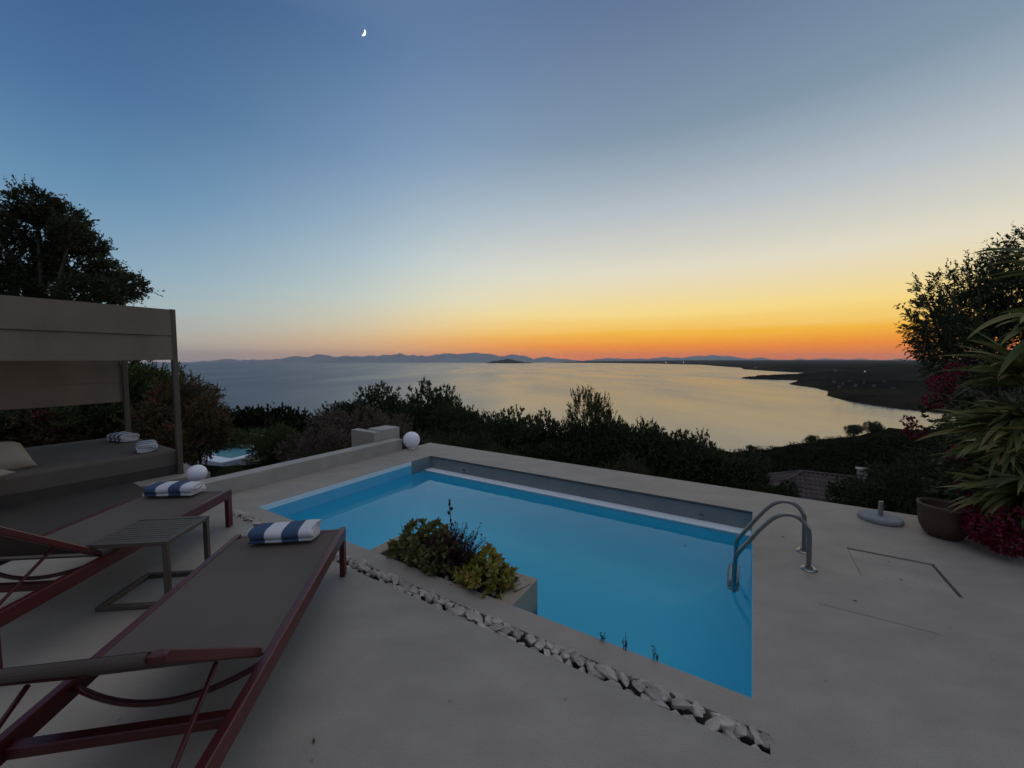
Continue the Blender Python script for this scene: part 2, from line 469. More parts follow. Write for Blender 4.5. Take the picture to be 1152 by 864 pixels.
sky = mixc(mixc(mixc(back, away, -1.0, -0.05), mid, 0.02, 0.90), sunr, 0.45, 1.0)
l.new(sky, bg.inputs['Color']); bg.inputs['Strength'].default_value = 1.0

# ------------------------------------------------------------------ terrace
PS0, PS1, PT1 = -4.40, 0.05, 2.595        # pool opening
WZ = -0.20                                # water level
CH = (-4.5, 0.112, -0.264, -0.166)        # stone channel
HA = (0.715, 1.225, 1.61, 2.11)           # hatch opening
DECK_R, DECK_F, DECK_L = 2.35, 3.34, -5.12


def in_deck(s, t):
    if not (-9.6 < s < 6 and -7 < t < DECK_F): return None
    if s < DECK_L and (t > 0.30 or (t > -0.45 and s > -6.35)): return None
    if t > 0.5 and s > DECK_R: return None
    if PS0 < s < PS1 and 0 < t < PT1: return 'pool'
    if CH[0] < s < CH[1] and CH[2] < t < CH[3]: return 'channel'
    if HA[0] < s < HA[1] and HA[2] < t < HA[3]: return 'hatch'
    return 'deck'


ss = sorted({-9.6, -7.5, -6.35, DECK_L, PS0, CH[0], PS1, CH[1], HA[0], HA[1], DECK_R, 6, -3.2, -1.6})
tt = sorted({-7, -4, -2, -0.45, 0.0, 0.30, 0.5, PT1, CH[2], CH[3], HA[2], HA[3], DECK_F, 1.0})
b = MB()
for i in range(len(ss) - 1):
    for j in range(len(tt) - 1):
        s0, s1, t0, t1 = ss[i], ss[i + 1], tt[j], tt[j + 1]
        if in_deck((s0 + s1) / 2, (t0 + t1) / 2) != 'deck': continue
        b.add([W(s0, t0), W(s1, t0), W(s1, t1), W(s0, t1)], [(0, 1, 2, 3)])
        for (a, c, ds, dt) in (((s0, t0), (s1, t0), 0, -1), ((s1, t0), (s1, t1), 1, 0), ((s1, t1), (s0, t1), 0, 1), ((s0, t1), (s0, t0), -1, 0)):
            ms, mt = (a[0] + c[0]) / 2 + ds * 0.01, (a[1] + c[1]) / 2 + dt * 0.01
            k = in_deck(ms, mt)
            dep = {None: 1.6, 'pool': 0.0, 'channel': 0.08, 'hatch': 0.07, 'deck': 0}[k]
            if dep:
                b.add([W(*a), W(*a, -dep), W(*c, -dep), W(*c)], [(0, 1, 2, 3)])
terrace = tag(b.build('terrace', 'concrete'), kind='structure')
b = MB()
b.add([W(CH[0] - .01, CH[2] - .01, -.075), W(CH[1] + .01, CH[2] - .01, -.075), W(CH[1] + .01, CH[3] + .01, -.075), W(CH[0] - .01, CH[3] + .01, -.075)], [(0, 1, 2, 3)])
b.add([W(HA[0] - .01, HA[2] - .01, -.066), W(HA[1] + .01, HA[2] - .01, -.066), W(HA[1] + .01, HA[3] + .01, -.066), W(HA[0] - .01, HA[3] + .01, -.066)], [(0, 1, 2, 3)])
tag(b.build('ground_under_terrace', 'edge_dark'), kind='structure')

b = MB()
for (s0, s1, t0, t1) in ((.40, .95, 1.045, 1.049),):
    b.add([W(s0, t0, .0015), W(s1, t0, .0015), W(s1, t1, .0015), W(s0, t1, .0015)], [(0, 1, 2, 3)])
tag(b.build('terrace_joint', 'dark_line'), kind='structure')
h = thing('hatch_cover', 'square concrete access hatch let flush into the terrace right of the pool', 'hatch', W((HA[0] + HA[1]) / 2, (HA[2] + HA[3]) / 2, -0.06), A0)
b = MB(); b.box(-.252, .236, -.249, .222, 0, .0585, bev=.003)
b.build('panel', 'concrete', h)

# ------------------------------------------------------------------ swimming pool
pool = thing('swimming_pool', 'blue rectangular swimming pool sunk in the concrete terrace above the sea', 'swimming pool', W(0, 0), A0)
D = -1.45
b = MB()
def quad(b, p, mi=0): b.add(p, [(0, 1, 2, 3)], mi)
NXP, NYP, LED = 90, 56, .17
TE = PT1 - LED + .0                               # the bowl starts at the lip of the far ledge
vs = []
for j in range(NYP + 1):
    for i in range(NXP + 1):
        a, c = .5 - .5 * math.cos(math.pi * i / NXP), .5 - .5 * math.cos(math.pi * j / NYP)
        X, Y = PS0 + (PS1 - PS0) * a, TE * c
        q = min(1, min(X - PS0, PS1 - X, Y, TE - Y) / .8)
        vs.append((X, Y, WZ - .03 - 1.15 * (1 - (1 - q) ** 2.4) ** (1 / 2.4)))
NP = NXP + 1
b.add(vs, [(j * NP + i, j * NP + i + 1, (j + 1) * NP + i + 1, (j + 1) * NP + i) for j in range(NYP) for i in range(NXP)])
quad(b, [(PS1, 0, WZ - .03), (PS1, 0, 0), (PS1, PT1, 0), (PS1, PT1, WZ - .03)])
quad(b, [(PS0, 0, WZ - .03), (PS0, 0, 0), (PS1, 0, 0), (PS1, 0, WZ - .03)])
b.build('lining', 'liner', pool, smooth=True)
b = MB(); quad(b, [(PS0, PT1, WZ - .06), (PS1, PT1, WZ - .06), (PS1, PT1, -.022), (PS0, PT1, -.022)]); quad(b, [(PS0, PT1 - .42, WZ - .06), (PS0, PT1, WZ - .06), (PS0, PT1, 0), (PS0, PT1 - .42, 0)])
b.build('far_wall', 'grayplaster', pool)
b = MB(); b.box(PS0, PS1, PT1 - .012, PT1 + .01, -.022, -.001)
b.build('dark_line', 'edge_dark', pool)  # dark strip painted in for the shadow line under the far coping
b = MB(); quad(b, [(PS0, 0, -.058), (PS0, PT1 - .42, -.058), (PS0, PT1 - .42, 0), (PS0, 0, 0)])

b.build('waterline_band', 'white_tile', pool)
b = MB(); quad(b, [(PS0, 0, WZ - .03), (PS0, PT1 - .42, WZ - .03), (PS0, PT1 - .42, -.058), (PS0, 0, -.058)])
b.build('side_lining', 'liner_dark', pool)
b = MB(); b.box(PS0 + .002, PS1 - .002, TE + .02, PT1 - .001, WZ - .12, WZ + .008, bev=.004)
b.build('overflow_ledge', 'white_tile', pool)
# water
m = bpy.data.materials.new('pool water'); M['water'] = m
n2, l2 = nodes(m)
n2.remove(n2['Principled BSDF'])
gl = n2.new('ShaderNodeBsdfGlass'); gl.inputs['IOR'].default_value = 1.33; gl.inputs['Roughness'].default_value = 0.0
gl.inputs['Color'].default_value = (0.93, 0.985, 1.0, 1)
nt = n2.new('ShaderNodeTexNoise'); nt.inputs['Scale'].default_value = 3.0; nt.inputs['Detail'].default_value = 2
t2 = n2.new('ShaderNodeTexCoord'); l2.new(t2.outputs['Object'], nt.inputs['Vector'])
bp = n2.new('ShaderNodeBump'); bp.inputs['Strength'].default_value = 0.10; bp.inputs['Distance'].default_value = 0.02
l2.new(nt.outputs['Fac'], bp.inputs['Height']); l2.new(bp.outputs['Normal'], gl.inputs['Normal'])
l2.new(gl.outputs['BSDF'], n2['Material Output'].inputs['Surface'])
b = MB(); nx, ny = 12, 8
quad(b, [(PS0, 0, WZ), (PS1, 0, WZ), (PS1, TE + .04, WZ), (PS0, TE + .04, WZ)])
b.build('water', 'water', pool)
for s in (-3.72, -.42):
    b = MB(); b.tube([(s, PT1 - .018, WZ + .06), (s, PT1 + .01, WZ + .06)], .022, 16); b.build('inlet', 'steel', pool)

# planter box reaching into the pool
pl = thing('planter', 'concrete planting trough built into the near pool edge, its end wall facing the ladder', 'planter', W(-2.62, 0, 0), A0)
b = MB(); L0, L1, DW = 0.0, 1.372, 0.351
b.box(L1 - .12, L1, 0.001, DW, -.9, -.001, bev=.004)
b.box(L0, L0 + .12, 0.001, DW, -.9, -.001, bev=.004)
b.box(L0 + .1205, L1 - .1205, DW - .05, DW - .001, -.9, -.002, bev=.004)
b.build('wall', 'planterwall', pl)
b = MB(); NX, NY = 24, 6
vs = [(L0 + .12 + (L1 - .24) * i / NX, .001 + (DW - .05) * j / NY, -.035 + .02 * math.sin(i * 1.7 + j * 2.3) + random.uniform(-.008, .008)) for j in range(NY + 1) for i in range(NX + 1)]
b.add(vs, [(j * (NX + 1) + i, j * (NX + 1) + i + 1, (j + 1) * (NX + 1) + i + 1, (j + 1) * (NX + 1) + i) for j in range(NY) for i in range(NX)])
b.build('soil', 'soil', pl, smooth=True)

# ladder
lad = thing('pool_ladder', 'curved stainless steel pool ladder with two handrails on the right pool edge', 'ladder', W(0, 0), A0)


def smooth_path(P, k=6):
    P = [Vector(p) for p in P]; out = []
    for i in range(len(P) - 1):
        p0, p1, p2, p3 = P[max(i - 1, 0)], P[i], P[i + 1], P[min(i + 2, len(P) - 1)]
        for j in range(k):
            t = j / k
            out.append(0.5 * ((2 * p1) + (-p0 + p2) * t + (2 * p0 - 5 * p1 + 4 * p2 - p3) * t * t + (-p0 + 3 * p1 - 3 * p2 + p3) * t ** 3))
    out.append(P[-1]); return out


for t in (1.515, 1.835):
    path = [(.405, t, .0), (.402, t, .14), (.398, t, .27), (.375, t, .335), (.32, t, .383), (.245, t, .385), (.17, t, .335), (.09, t, .23), (.02, t, .115), (-.045, t, .01), (-.068, t, -.07), (-.07, t, -.25), (-.07, t, -.46)]
    b = MB(); b.tube(smooth_path(path), .0160, 14)
    hr = b.build('handrail', 'steel', lad, smooth=True)
    b = MB(); b.lathe([(.052, 0.0005), (.052, .006), (.045, .012), (.026, .016), (.024, .03)], 28, (.405, t, 0))
    b.build('flange', 'steel', lad, smooth=False)
for z in (-.31, -.44):
    b = MB(); b.tube(smooth_path([(-.07, 1.515, z + .06), (-.10, 1.53, z + .01), (-.112, 1.60, z), (-.112, 1.75, z), (-.10, 1.82, z + .01), (-.07, 1.835, z + .06)], 4), .011, 8); b.build('step', 'pipe', lad, smooth=True)
    b = MB(); b.box(-.115, -.035, 1.515, 1.835, z - .015, z + .015, bev=.006); b.build('step', 'steel', lad)

# ------------------------------------------------------------------ white stones in the channel
def stone_mesh(seed, sx, sy, sz):
    rng = random.Random(seed)
    import bmesh
    bm = bmesh.new()
    pts = []
    for _ in range(13):
        v = Vector((rng.gauss(0, 1), rng.gauss(0, 1), rng.gauss(0, 1))).normalized() * rng.uniform(.8, 1.08)
        pts.append(bm.verts.new((v.x * sx, v.y * sy, v.z * sz)))
    bmesh.ops.convex_hull(bm, input=pts)
    bmesh.ops.delete(bm, geom=[v for v in bm.verts if not v.link_faces], context='VERTS')
    bmesh.ops.bevel(bm, geom=bm.edges[:], offset=min(sx, sy, sz) * .06, segments=1, affect='EDGES')
    me = bpy.data.meshes.new('stone'); bm.to_mesh(me); bm.free()
    me.materials.append(M['stone']); return me


stones = [stone_mesh(i, *[(.055, .030, .032), (.042, .032, .028), (.064, .034, .034), (.036, .027, .027), (.048, .036, .032), (.07, .034, .032)][i % 6]) for i in range(12)]
rng = random.Random(3)
s = CH[0] + .03
while s < CH[1] - .03:
    for row in (0, 1, 2, 3):
        o = bpy.data.objects.new('stone', stones[rng.randrange(12)]); COL.objects.link(o)
        t = CH[2] + (.019, .084, .050, .070)[row] + rng.uniform(-.008, .008)
        o.location = W(s + rng.uniform(-.014, .014) + .03 * (row >= 2), t, (rng.uniform(-.028, -.010), rng.uniform(-.014, .0), rng.uniform(-.008, .004), rng.uniform(-.02, -.006))[row])
        k = rng.uniform(.62, 1.08)
        o.scale = (k, k, k); o.rotation_euler = (rng.uniform(-.5, .5), rng.uniform(-.5, .5), A0 + rng.uniform(-.7, .7))
        tag(o, 'pale rough stone in the row of stones along the near pool coping', 'stone', 'pale stones in the drain channel by the pool')
    s += rng.uniform(.062, .082)

# ------------------------------------------------------------------ parapet, block, globes
pa = thing('parapet_wall', 'low rendered parapet along the left side of the pool terrace', 'low wall', W(DECK_L, 0), A0)
b = MB(); b.box(-.20, 0.0, -.44, 2.66, -1.2, .185, bev=.006); b.build('wall', 'wallplaster', pa)
bk = thing('wall_stub', 'short raised plaster block standing behind the parapet beside the far globe', 'wall', W(-5.33, 2.25), A0)
b = MB(); b.box(-.62, -.01, .0, .14, -1.2, .34, bev=.006); b.box(-.35, -.011, .141, .55, -1.2, .36, bev=.006)
b.build('wall', 'wallplaster', bk)
for (px, py, r, lab) in ((222, 543, .108, 'white globe lamp, unlit, on the parapet end beside the canopy post'), (463, 505, .145, 'white globe lamp, unlit, at the far end of the parapet by the terrace corner')):
    p = pix(px, py, z=0.0)
    gt = thing('globe_lamp', lab, 'globe lamp', (p.x, p.y, 0), 0, 'white globe lamps on the terrace')
    b = MB(); b.lathe([(.055, 0), (.055, .012), (.05, .02), (.05, .03)], 24); b.build('base', 'globe', gt)
    b = MB(); b.lathe([(.001, .012)] + [(r * math.sin(math.pi * k / 20), .012 + r - r * math.cos(math.pi * k / 20)) for k in range(1, 20)] + [(.001, .012 + 2 * r)], 40)
    b.build('globe', 'globe', gt, smooth=True)

# ------------------------------------------------------------------ sun loungers
def sling_panel(b, x0, x1, fn, n=14, th=.012, mi=0):
    """cloth between two rails following fn(k)->(y,z) with a slight sag in x"""
    top, bot = [], []
    nx = 10
    for i in range(n + 1):
        y, z = fn(i / n)
        for j in range(nx + 1):
            u = j / nx
            sag = -.012 * math.sin(math.pi * u) * math.sin(math.pi * min(1, max(0, i / n)))
            top.append((x0 + (x1 - x0) * u, y, z + sag)); bot.append((x0 + (x1 - x0) * u, y, z + sag - th))
    N = nx + 1; vs = top + bot; o = len(top)
    fs = []
    for i in range(n):
        for j in range(nx):
            q = (i * N + j, i * N + j + 1, (i + 1) * N + j + 1, (i + 1) * N + j)
            fs.append(q[::-1]); fs.append(tuple(k + o for k in q))
    for j in range(nx):
        fs.append((j, j + 1, j + 1 + o, j + o)); k = n * N + j; fs.append((k + 1, k, k + o, k + 1 + o))
    b.add(vs, fs, mi)


def make_lounger(label, loc, heading):
    """local +y runs from the foot end to the head end, +x to the sleeper's right as seen from the pool"""
    root = thing('sun_lounger', label, 'sun lounger', loc, heading, 'maroon sun loungers on the terrace')
    hw, ZT = .36, .345
    for s in (-1, 1):
        b = MB(); x = s * (hw - .018)
        b.box(x - .018, x + .018, .0, 1.96, ZT - .078, ZT, bev=.004); b.build('side_rail', 'red', root)
        for y in (.0, 1.80):
            b = MB(); b.box(x - .0175, x + .0175, y + .0015, y + .062, 0, ZT - .0785, bev=.004); b.build('leg', 'red', root)
    b = MB(); b.box(-hw + .0365, hw - .0365, .002, .036, ZT - .05, ZT - .012, bev=.004); b.build('foot_rail', 'red', root)
    b = MB(); b.box(-hw + .0365, hw - .0365, 1.46, 1.50, ZT - .07, ZT - .03, bev=.004); b.build('cross_bar', 'red', root)
    b = MB(); b.tube([(x, 1.255 + .06 * (1 - (x / .32) ** 2), ZT - .03 - .06 * (1 - (x / .323) ** 2)) for x in [-.322 + .644 * k / 16 for k in range(17)]], .012, 8)
    b.build('bowed_bar', 'red', root, smooth=True)
    b = MB(); sling_panel(b, -hw + .037, hw - .037, lambda u: (.012 + 1.215 * u, ZT - .006 if u > .02 else ZT - .02)); b.build('seat', 'taupe_sling', root, smooth=False)
    # raised back
    P, Q = Vector((0, 1.235, ZT + .004)), Vector((0, 1.785, ZT + .415))
    for s in (-1, 1):
        b = MB(); x = s * (hw - .056)
        b.bar((x, P.y, P.z), (x, Q.y, Q.z), .026, .034); b.build('back_rail', 'red', root)
        b = MB(); a = P.lerp(Q, .42)
        b.bar((x - s * .03, a.y, a.z - .025), (x - s * .03, 1.80, ZT - .05), .014, .014, bev=.003); b.build('prop', 'red', root)
    d = (Q - P).normalized(); up = Vector((0, -d.z, d.y))
    b = MB(); b.bar((-hw + .03, Q.y, Q.z), (hw - .03, Q.y, Q.z), .022, .022); tb = b.build('top_bar', 'red', root)
    b = MB()
    def back(u):
        p = P.lerp(Q, .03 + .985 * u) + up * (.014 - .010 * math.sin(math.pi * u))
        return (p.y, p.z)
    sling_panel(b, -hw + .072, hw - .072, back)
    b.tube([(x, Q.y + .004, Q.z) for x in (-hw + .075, -.1, .1, hw - .075)], .0165, 14)
    b.build('backrest', 'back_sling', root)
    b = MB(); b.box(hw - .058, hw - .04, Q.y - .02, Q.y - .004, Q.z - .055, Q.z - .024, bev=.003); b.build('end_cap', 'white_tile', root)
    return root


def head(dx, dy):      # rotation that turns local +y to (dx, dy)
    return math.atan2(-dx, dy)


hB = head(.176, -.984); hA = head(.098, -.995)
cB = Vector((-1.207, 2.759, 0)) + Vector((-.984, -.176, 0)) * .36
cA = Vector((-2.628, 3.585, 0)) + Vector((-.995, -.098, 0)) * .36
make_lounger('maroon framed sun lounger in the foreground, its taupe seat end nearest the pool planter', cB, hB)
make_lounger('maroon framed sun lounger between the side table and the canopied daybed', cA, hA)

# side table
st = thing('side_table', 'small taupe slatted side table on a sled base between the two loungers', 'side table', (-2.38, 2.52, 0), R(6.5))
b = MB(); x0, x1, y0, y1 = -.24, .215, -.195, .215
b.box(x0, x1, y0, y0 + .03, .40, .428, bev=.003); b.box(x0, x1, y1 - .03, y1, .40, .428, bev=.003)
b.box(x0, x0 + .02, y0 + .031, y1 - .031, .401, .427, bev=.003); b.box(x1 - .03, x1, y0 + .031, y1 - .031, .401, .427, bev=.003)
ns = 10
for k in range(ns):
    y = y0 + .036 + (y1 - y0 - .072) * (k + .5) / ns
    b.box(x0 + .021, x1 - .031, y - .013, y + .013, .405, .425, bev=.002)
b.build('tabletop', 'taupe_metal', st)
for y in (y0 + .017, y1 - .017):
    b = MB(); b.box(x1 - .032, x1 - .002, y - .015, y + .015, .0305, .3995, bev=.003); b.build('leg', 'taupe_metal', st)
b = MB()
for y in (y0 + .017, y1 - .017): b.box(x0 + .06, x1 - .001, y - .016, y + .016, .002, .030, bev=.003)
b.box(x0 + .028, x0 + .0595, y0 + .002, y1 - .002, .002, .03, bev=.003)
b.box(x1 - .033, x1 - .002, y0 + .034, y1 - .034, .003, .029, bev=.003)
b.build('base', 'taupe_metal', st)


# ------------------------------------------------------------------ towels
def towel(label, loc, rz, width, depth, height, mtl, turns=2.2, seed=1):
    """a bath towel folded over itself into a flat roll; x runs along the roll"""
    rng = random.Random(seed)
    th = height / (2 * turns + .8)
    path = []
    n = 26
    # flattened spiral, outside to inside
    tot = int(n * turns)
    for i in range(tot + 1):
        a = 2 * math.pi * i / n - math.pi * .75
        k = i / n
        rz_ = height / 2 - th * (.5 + k)
        ry_ = depth / 2 - th * (.5 + k)
        c, s_ = math.cos(a), math.sin(a)
        ex = .55
        y = ry_ * math.copysign(abs(c) ** ex, c); z = rz_ * math.copysign(abs(s_) ** .8, s_)
        path.append((y, height / 2 + z))
    outer, inner = [], []
    for i, (y, z) in enumerate(path):
        y0, z0 = path[max(i - 1, 0)]; y1, z1 = path[min(i + 1, tot)]
        d = Vector((y1 - y0, z1 - z0)); d = d.normalized() if d.length > 1e-6 else Vector((1, 0))
        nrm = Vector((d.y, -d.x))
        outer.append((y + nrm.x * th * .47, z + nrm.y * th * .47)); inner.append((y - nrm.x * th * .47, z - nrm.y * th * .47))
    nx = 16; b = MB(); vs = []
    ring = outer + inner[::-1]; K = len(ring)
    ph = [rng.uniform(0, 6.3) for _ in range(6)]
    for i in range(nx + 1):
        u = i / nx
        for (y, z) in ring:
            k = 1 + .03 * math.sin(9 * u + ph[0] + z * 30)
            end = 1 - .05 * (abs(2 * u - 1) ** 6)
            zz = z * (1 + .05 * math.sin(5 * u + ph[1] + y * 12)) * end
            xx = (u - .5) * width + .012 * math.sin(z * 55 + ph[2] + y * 21) * (abs(2 * u - 1) ** 3)
            vs.append((xx, y * k, max(zz, .001)))
    fs = []
    for i in range(nx):
        for k in range(K):
            k2 = (k + 1) % K
            fs.append((i * K + k, i * K + k2, (i + 1) * K + k2, (i + 1) * K + k))
    half = K // 2
    for e_ in (0, nx):
        for k in range(half - 1):
            q = (e_ * K + k, e_ * K + k + 1, e_ * K + K - 2 - k, e_ * K + K - 1 - k)
            fs.append(q if e_ else q[::-1])
    b.add(vs, fs)
    o = b.build('towel', mtl, smooth=True)
    o.location = loc; o.rotation_euler = (0, 0, rz)
    return tag(o, label, 'towel', 'rolled blue and white towels')


# ------------------------------------------------------------------ daybed
BZ = .33
fx, fy = -6.606, 0.053
bed = thing('daybed', 'low taupe daybed under a square cloth canopy on four posts', 'daybed', W(fx, fy), A0)
LB, DB = 2.1, 2.06                       # along t (towards the camera), along -s
for (x, y) in ((0, 0), (0, -LB), (-DB, 0), (-DB, -LB)):
    b = MB(); b.box(x - .03, x + .03, y - .03, y + .03, 0, 2.225, bev=.004); b.build('post', 'taupe_metal', bed)
b = MB(); b.box(-DB + .04, -.035, -LB + .04, .028, .001, .128, bev=.004); b.build('base', 'daybase', bed)
# mattress with soft edges
b = MB(); x0, x1, y0, y1, z0, z1 = -DB + .04, -.034, -LB + .04, .01, .13, BZ
NX = 28
def soft(u, r=.05):      # edge rounding
    return 0 if u > r else r - math.sqrt(max(0, r * r - (r - u) ** 2))
vs = []
for j in range(NX + 1):
    for i in range(NX + 1):
        # cluster grid lines near the edges
        a = .5 - .5 * math.cos(math.pi * i / NX); c = .5 - .5 * math.cos(math.pi * j / NX)
        X, Y = x0 + (x1 - x0) * a, y0 + (y1 - y0) * c
        eb = min(X - x0, x1 - X, Y - y0, y1 - Y)
        vs.append((X, Y, z1 - soft(eb, .035) - .008 * math.sin(X * 3.1 + 1) * math.sin(Y * 2.7) * min(1, eb * 8)))
N = NX + 1
fs = [(j * N + i, j * N + i + 1, (j + 1) * N + i + 1, (j + 1) * N + i) for j in range(NX) for i in range(NX)]
rim = [i for i in range(N)] + [j * N + NX for j in range(1, N)] + [NX * N + i for i in range(NX - 1, -1, -1)] + [j * N for j in range(NX - 1, 0, -1)]
o0 = len(vs); vs += [(vs[k][0], vs[k][1], z0) for k in rim]
fs += [(rim[k], o0 + k, o0 + (k + 1) % len(rim), rim[(k + 1) % len(rim)]) for k in range(len(rim))]
b.add(vs, fs); b.build('mattress', 'mattress', bed, smooth=False)


def cloth(b, p0, p1, ztop, zbot, seam, amp=.013, n=40, seed=0):
    """hanging cloth panel with slight ripples and a sewn seam"""
    p0, p1 = Vector(p0), Vector(p1); d = (p1 - p0); L = d.length; d.normalize(); nr = Vector((-d.y, d.x, 0))
    rng = random.Random(seed); ph = [rng.uniform(0, 6.28) for _ in range(4)]
    zs = [ztop, ztop - .04, (ztop + seam) / 2, seam + .014, seam + .011, seam - .011, seam - .014, (seam + zbot) / 2, zbot + .045, zbot + .04, zbot]
    off = [0, 0, 0, 0, .008, .008, 0, 0, 0, .006, .006]
    vs = []
    for side in (1, -1):
        for z, of in zip(zs, off):
            for i in range(n + 1):
                u = i / n; drop = (ztop - z) / max(.01, ztop - zbot)
                w = amp * drop * (math.sin(u * 17 + ph[0]) + .6 * math.sin(u * 31 + ph[1] + 2 * drop)) + .012 * drop * math.sin(u * 5 + ph[2])
                dz = -.012 * math.sin(math.pi * u) * drop
                p = p0 + d * (L * u) + nr * (w + side * (.0025 + of))
                vs.append((p.x, p.y, z + dz))
    N = n + 1; K = len(zs); fs = []
    for sd in (0, 1):
        o = sd * N * K
        for k in range(K - 1):
            for i in range(n):
                q = (o + k * N + i, o + k * N + i + 1, o + (k + 1) * N + i + 1, o + (k + 1) * N + i)
                fs.append(q if sd else q[::-1])
    o = N * K
    for i in range(n):
        fs.append((i, i + 1, o + i + 1, o + i)); k = (K - 1) * N + i; fs.append((k, o + k, o + k + 1, k + 1))
    b.add(vs, fs)


b = MB(); cloth(b, (.034, -LB - .03, 0), (.034, -.032, 0), 2.215, 1.555, 1.885, seed=1); v = b.build('front_valance', 'canopy', bed)
b = MB(); cloth(b, (-DB - .034, -LB - .03, 0), (-DB - .034, -.034, 0), 2.215, .88, 1.205, seed=2); b.build('back_valance', 'canopy', bed)
for (x, z, y1) in ((.046, 1.885, -.035), (-DB - .046, 1.205, -.036)):
    b = MB(); b.box(x - .0035, x + .0035, -LB - .03, y1, z - .017, z - .010); b.build('seam', 'seam', bed)
b = MB(); vs = []
for j in range(13):
    for i in range(13):
        u, w_ = i / 12, j / 12
        vs.append((-DB + DB * u, -LB + LB * w_, 2.222 - .045 * math.sin(math.pi * u) * math.sin(math.pi * w_)))
b.add(vs, [(j * 13 + i, j * 13 + i + 1, (j + 1) * 13 + i + 1, (j + 1) * 13 + i) for j in range(12) for i in range(12)])
b.build('canopy_roof', 'canopy', bed)
b = MB()
for (x0, y0, x1, y1) in ((0, -LB + .0305, 0, -.0305), (-DB, -LB + .0305, -DB, -.0305), (-DB + .0305, 0, -.0305, 0), (-DB + .0305, -LB, -.0305, -LB)):
    b.bar((x0, y0, 2.2), (x1, y1, 2.2), .04, .04)
b.build('canopy_frame', 'taupe_metal', bed)


def cushion(label, loc, rot, w, d, hgt):
    b = MB(); N = 20; vs = []
    for sgn in (1, -1):
        for j in range(N + 1):
            for i in range(N + 1):
                u, v_ = 2 * i / N - 1, 2 * j / N - 1
                pinch = 1 - .07 * (1 - abs(u) ** 2) * (abs(v_) ** 3) - .0
                pinch2 = 1 - .07 * (1 - abs(v_) ** 2) * (abs(u) ** 3)
                f = max(0, 1 - abs(u) ** 2.6) ** .62 * max(0, 1 - abs(v_) ** 2.6) ** .62
                vs.append((u * w / 2 * pinch2, v_ * d / 2 * pinch, sgn * (hgt / 2 * f + .004) + .004 * math.sin(7 * u + 3 * v_) * f))
    n1 = N + 1; o = n1 * n1; fs = []
    for j in range(N):
        for i in range(N):
            q = (j * n1 + i, j * n1 + i + 1, (j + 1) * n1 + i + 1, (j + 1) * n1 + i)
            fs.append(q); fs.append(tuple(k + o for k in q[::-1]))
    rimk = [i for i in range(n1)] + [j * n1 + N for j in range(1, n1)] + [N * n1 + i for i in range(N - 1, -1, -1)] + [j * n1 for j in range(N - 1, 0, -1)]
    for k in range(len(rimk)):
        a, c = rimk[k], rimk[(k + 1) % len(rimk)]
        fs.append((a, a + o, c + o, c))
    b.add(vs, fs); ob = b.build('cushion', 'pillow', smooth=True)
    ob.location = loc; ob.rotation_euler = rot
    return tag(ob, label, 'cushion', 'sand coloured cushions on the daybed')


cushion('plump sand coloured cushion leaning up on the daybed mattress', W(-7.06, -1.40, BZ + .135), (R(30), 0, A0 + R(100)), .46, .44, .30)
cushion('sand coloured cushion lying flat at the near corner of the daybed', W(-6.52, -1.62, BZ + .06), (R(6), R(2), A0 + R(20)), .42, .42, .13)
towel('rolled striped towel at the back of the daybed, its stripes running lengthwise', W(-8.05, -.16, BZ + .004), A0 + R(12), .36, .26, .14, 'towel_thin', seed=2)
towel('rolled striped towel on the daybed corner nearest the canopy post', W(-6.92, -.20, BZ + .004), A0 + R(-14), .34, .25, .135, 'towel_thin', seed=4)
towel('folded blue and white towel on the lounger behind the side table', (-3.03, 3.43, .348), R(3), .40, .21, .115, 'towel', seed=5)
towel('folded blue and white towel on the foreground lounger beside the pool', (-1.53, 2.565, .348), R(8), .39, .22, .105, 'towel', seed=9)

rug = thing('floor_mat', 'dark brown flat mat on the terrace between the daybed and the far lounger', 'mat', W(-6.02, -1.55, 0), A0)
b = MB(); b.box(-.60, .98, -1.3, 1.12, .001, .012, bev=.004); b.build('mat', 'daybase', rug)
# ------------------------------------------------------------------ parasol base and pot
PBR = .8
pb = thing('parasol_base', 'round concrete parasol base with an empty upright tube on the terrace', 'parasol base', pix(990, 585, z=0.0), 0)
b = MB(); b.lathe([(.19, 0), (.207, .008), (.21, .03), (.20, .048), (.185, .052), (.03, .056)], 44); b.build('foot', 'castconc', pb, smooth=False)
b = MB(); b.tube([(0, 0, .05), (0, 0, .215)], .023, 20)
for k in range(6): b.tube([(0, 0, .065 + k * .025), (0, 0, .073 + k * .025)], .0245, 20)
b.build('tube', 'pipe', pb); pb.scale = (.8, .8, .86)
pt = thing('plant_pot', 'round brown terracotta pot on the terrace beside the crimson flowers', 'plant pot', pix(1061, 603, z=0.0), 0)
b = MB(); b.lathe([(.115, 0), (.15, .02), (.19, .09), (.205, .17), (.208, .265), (.215, .275), (.215, .295), (.198, .297), (.19, .27), (.185, .22)], 48); b.build('bowl', 'pot', pt, smooth=True)
b = MB(); b.lathe([(.183, .215), (.12, .225), (.001, .235)], 32); b.build('soil', 'soil', pt); pt.scale = (.82, .82, .96)

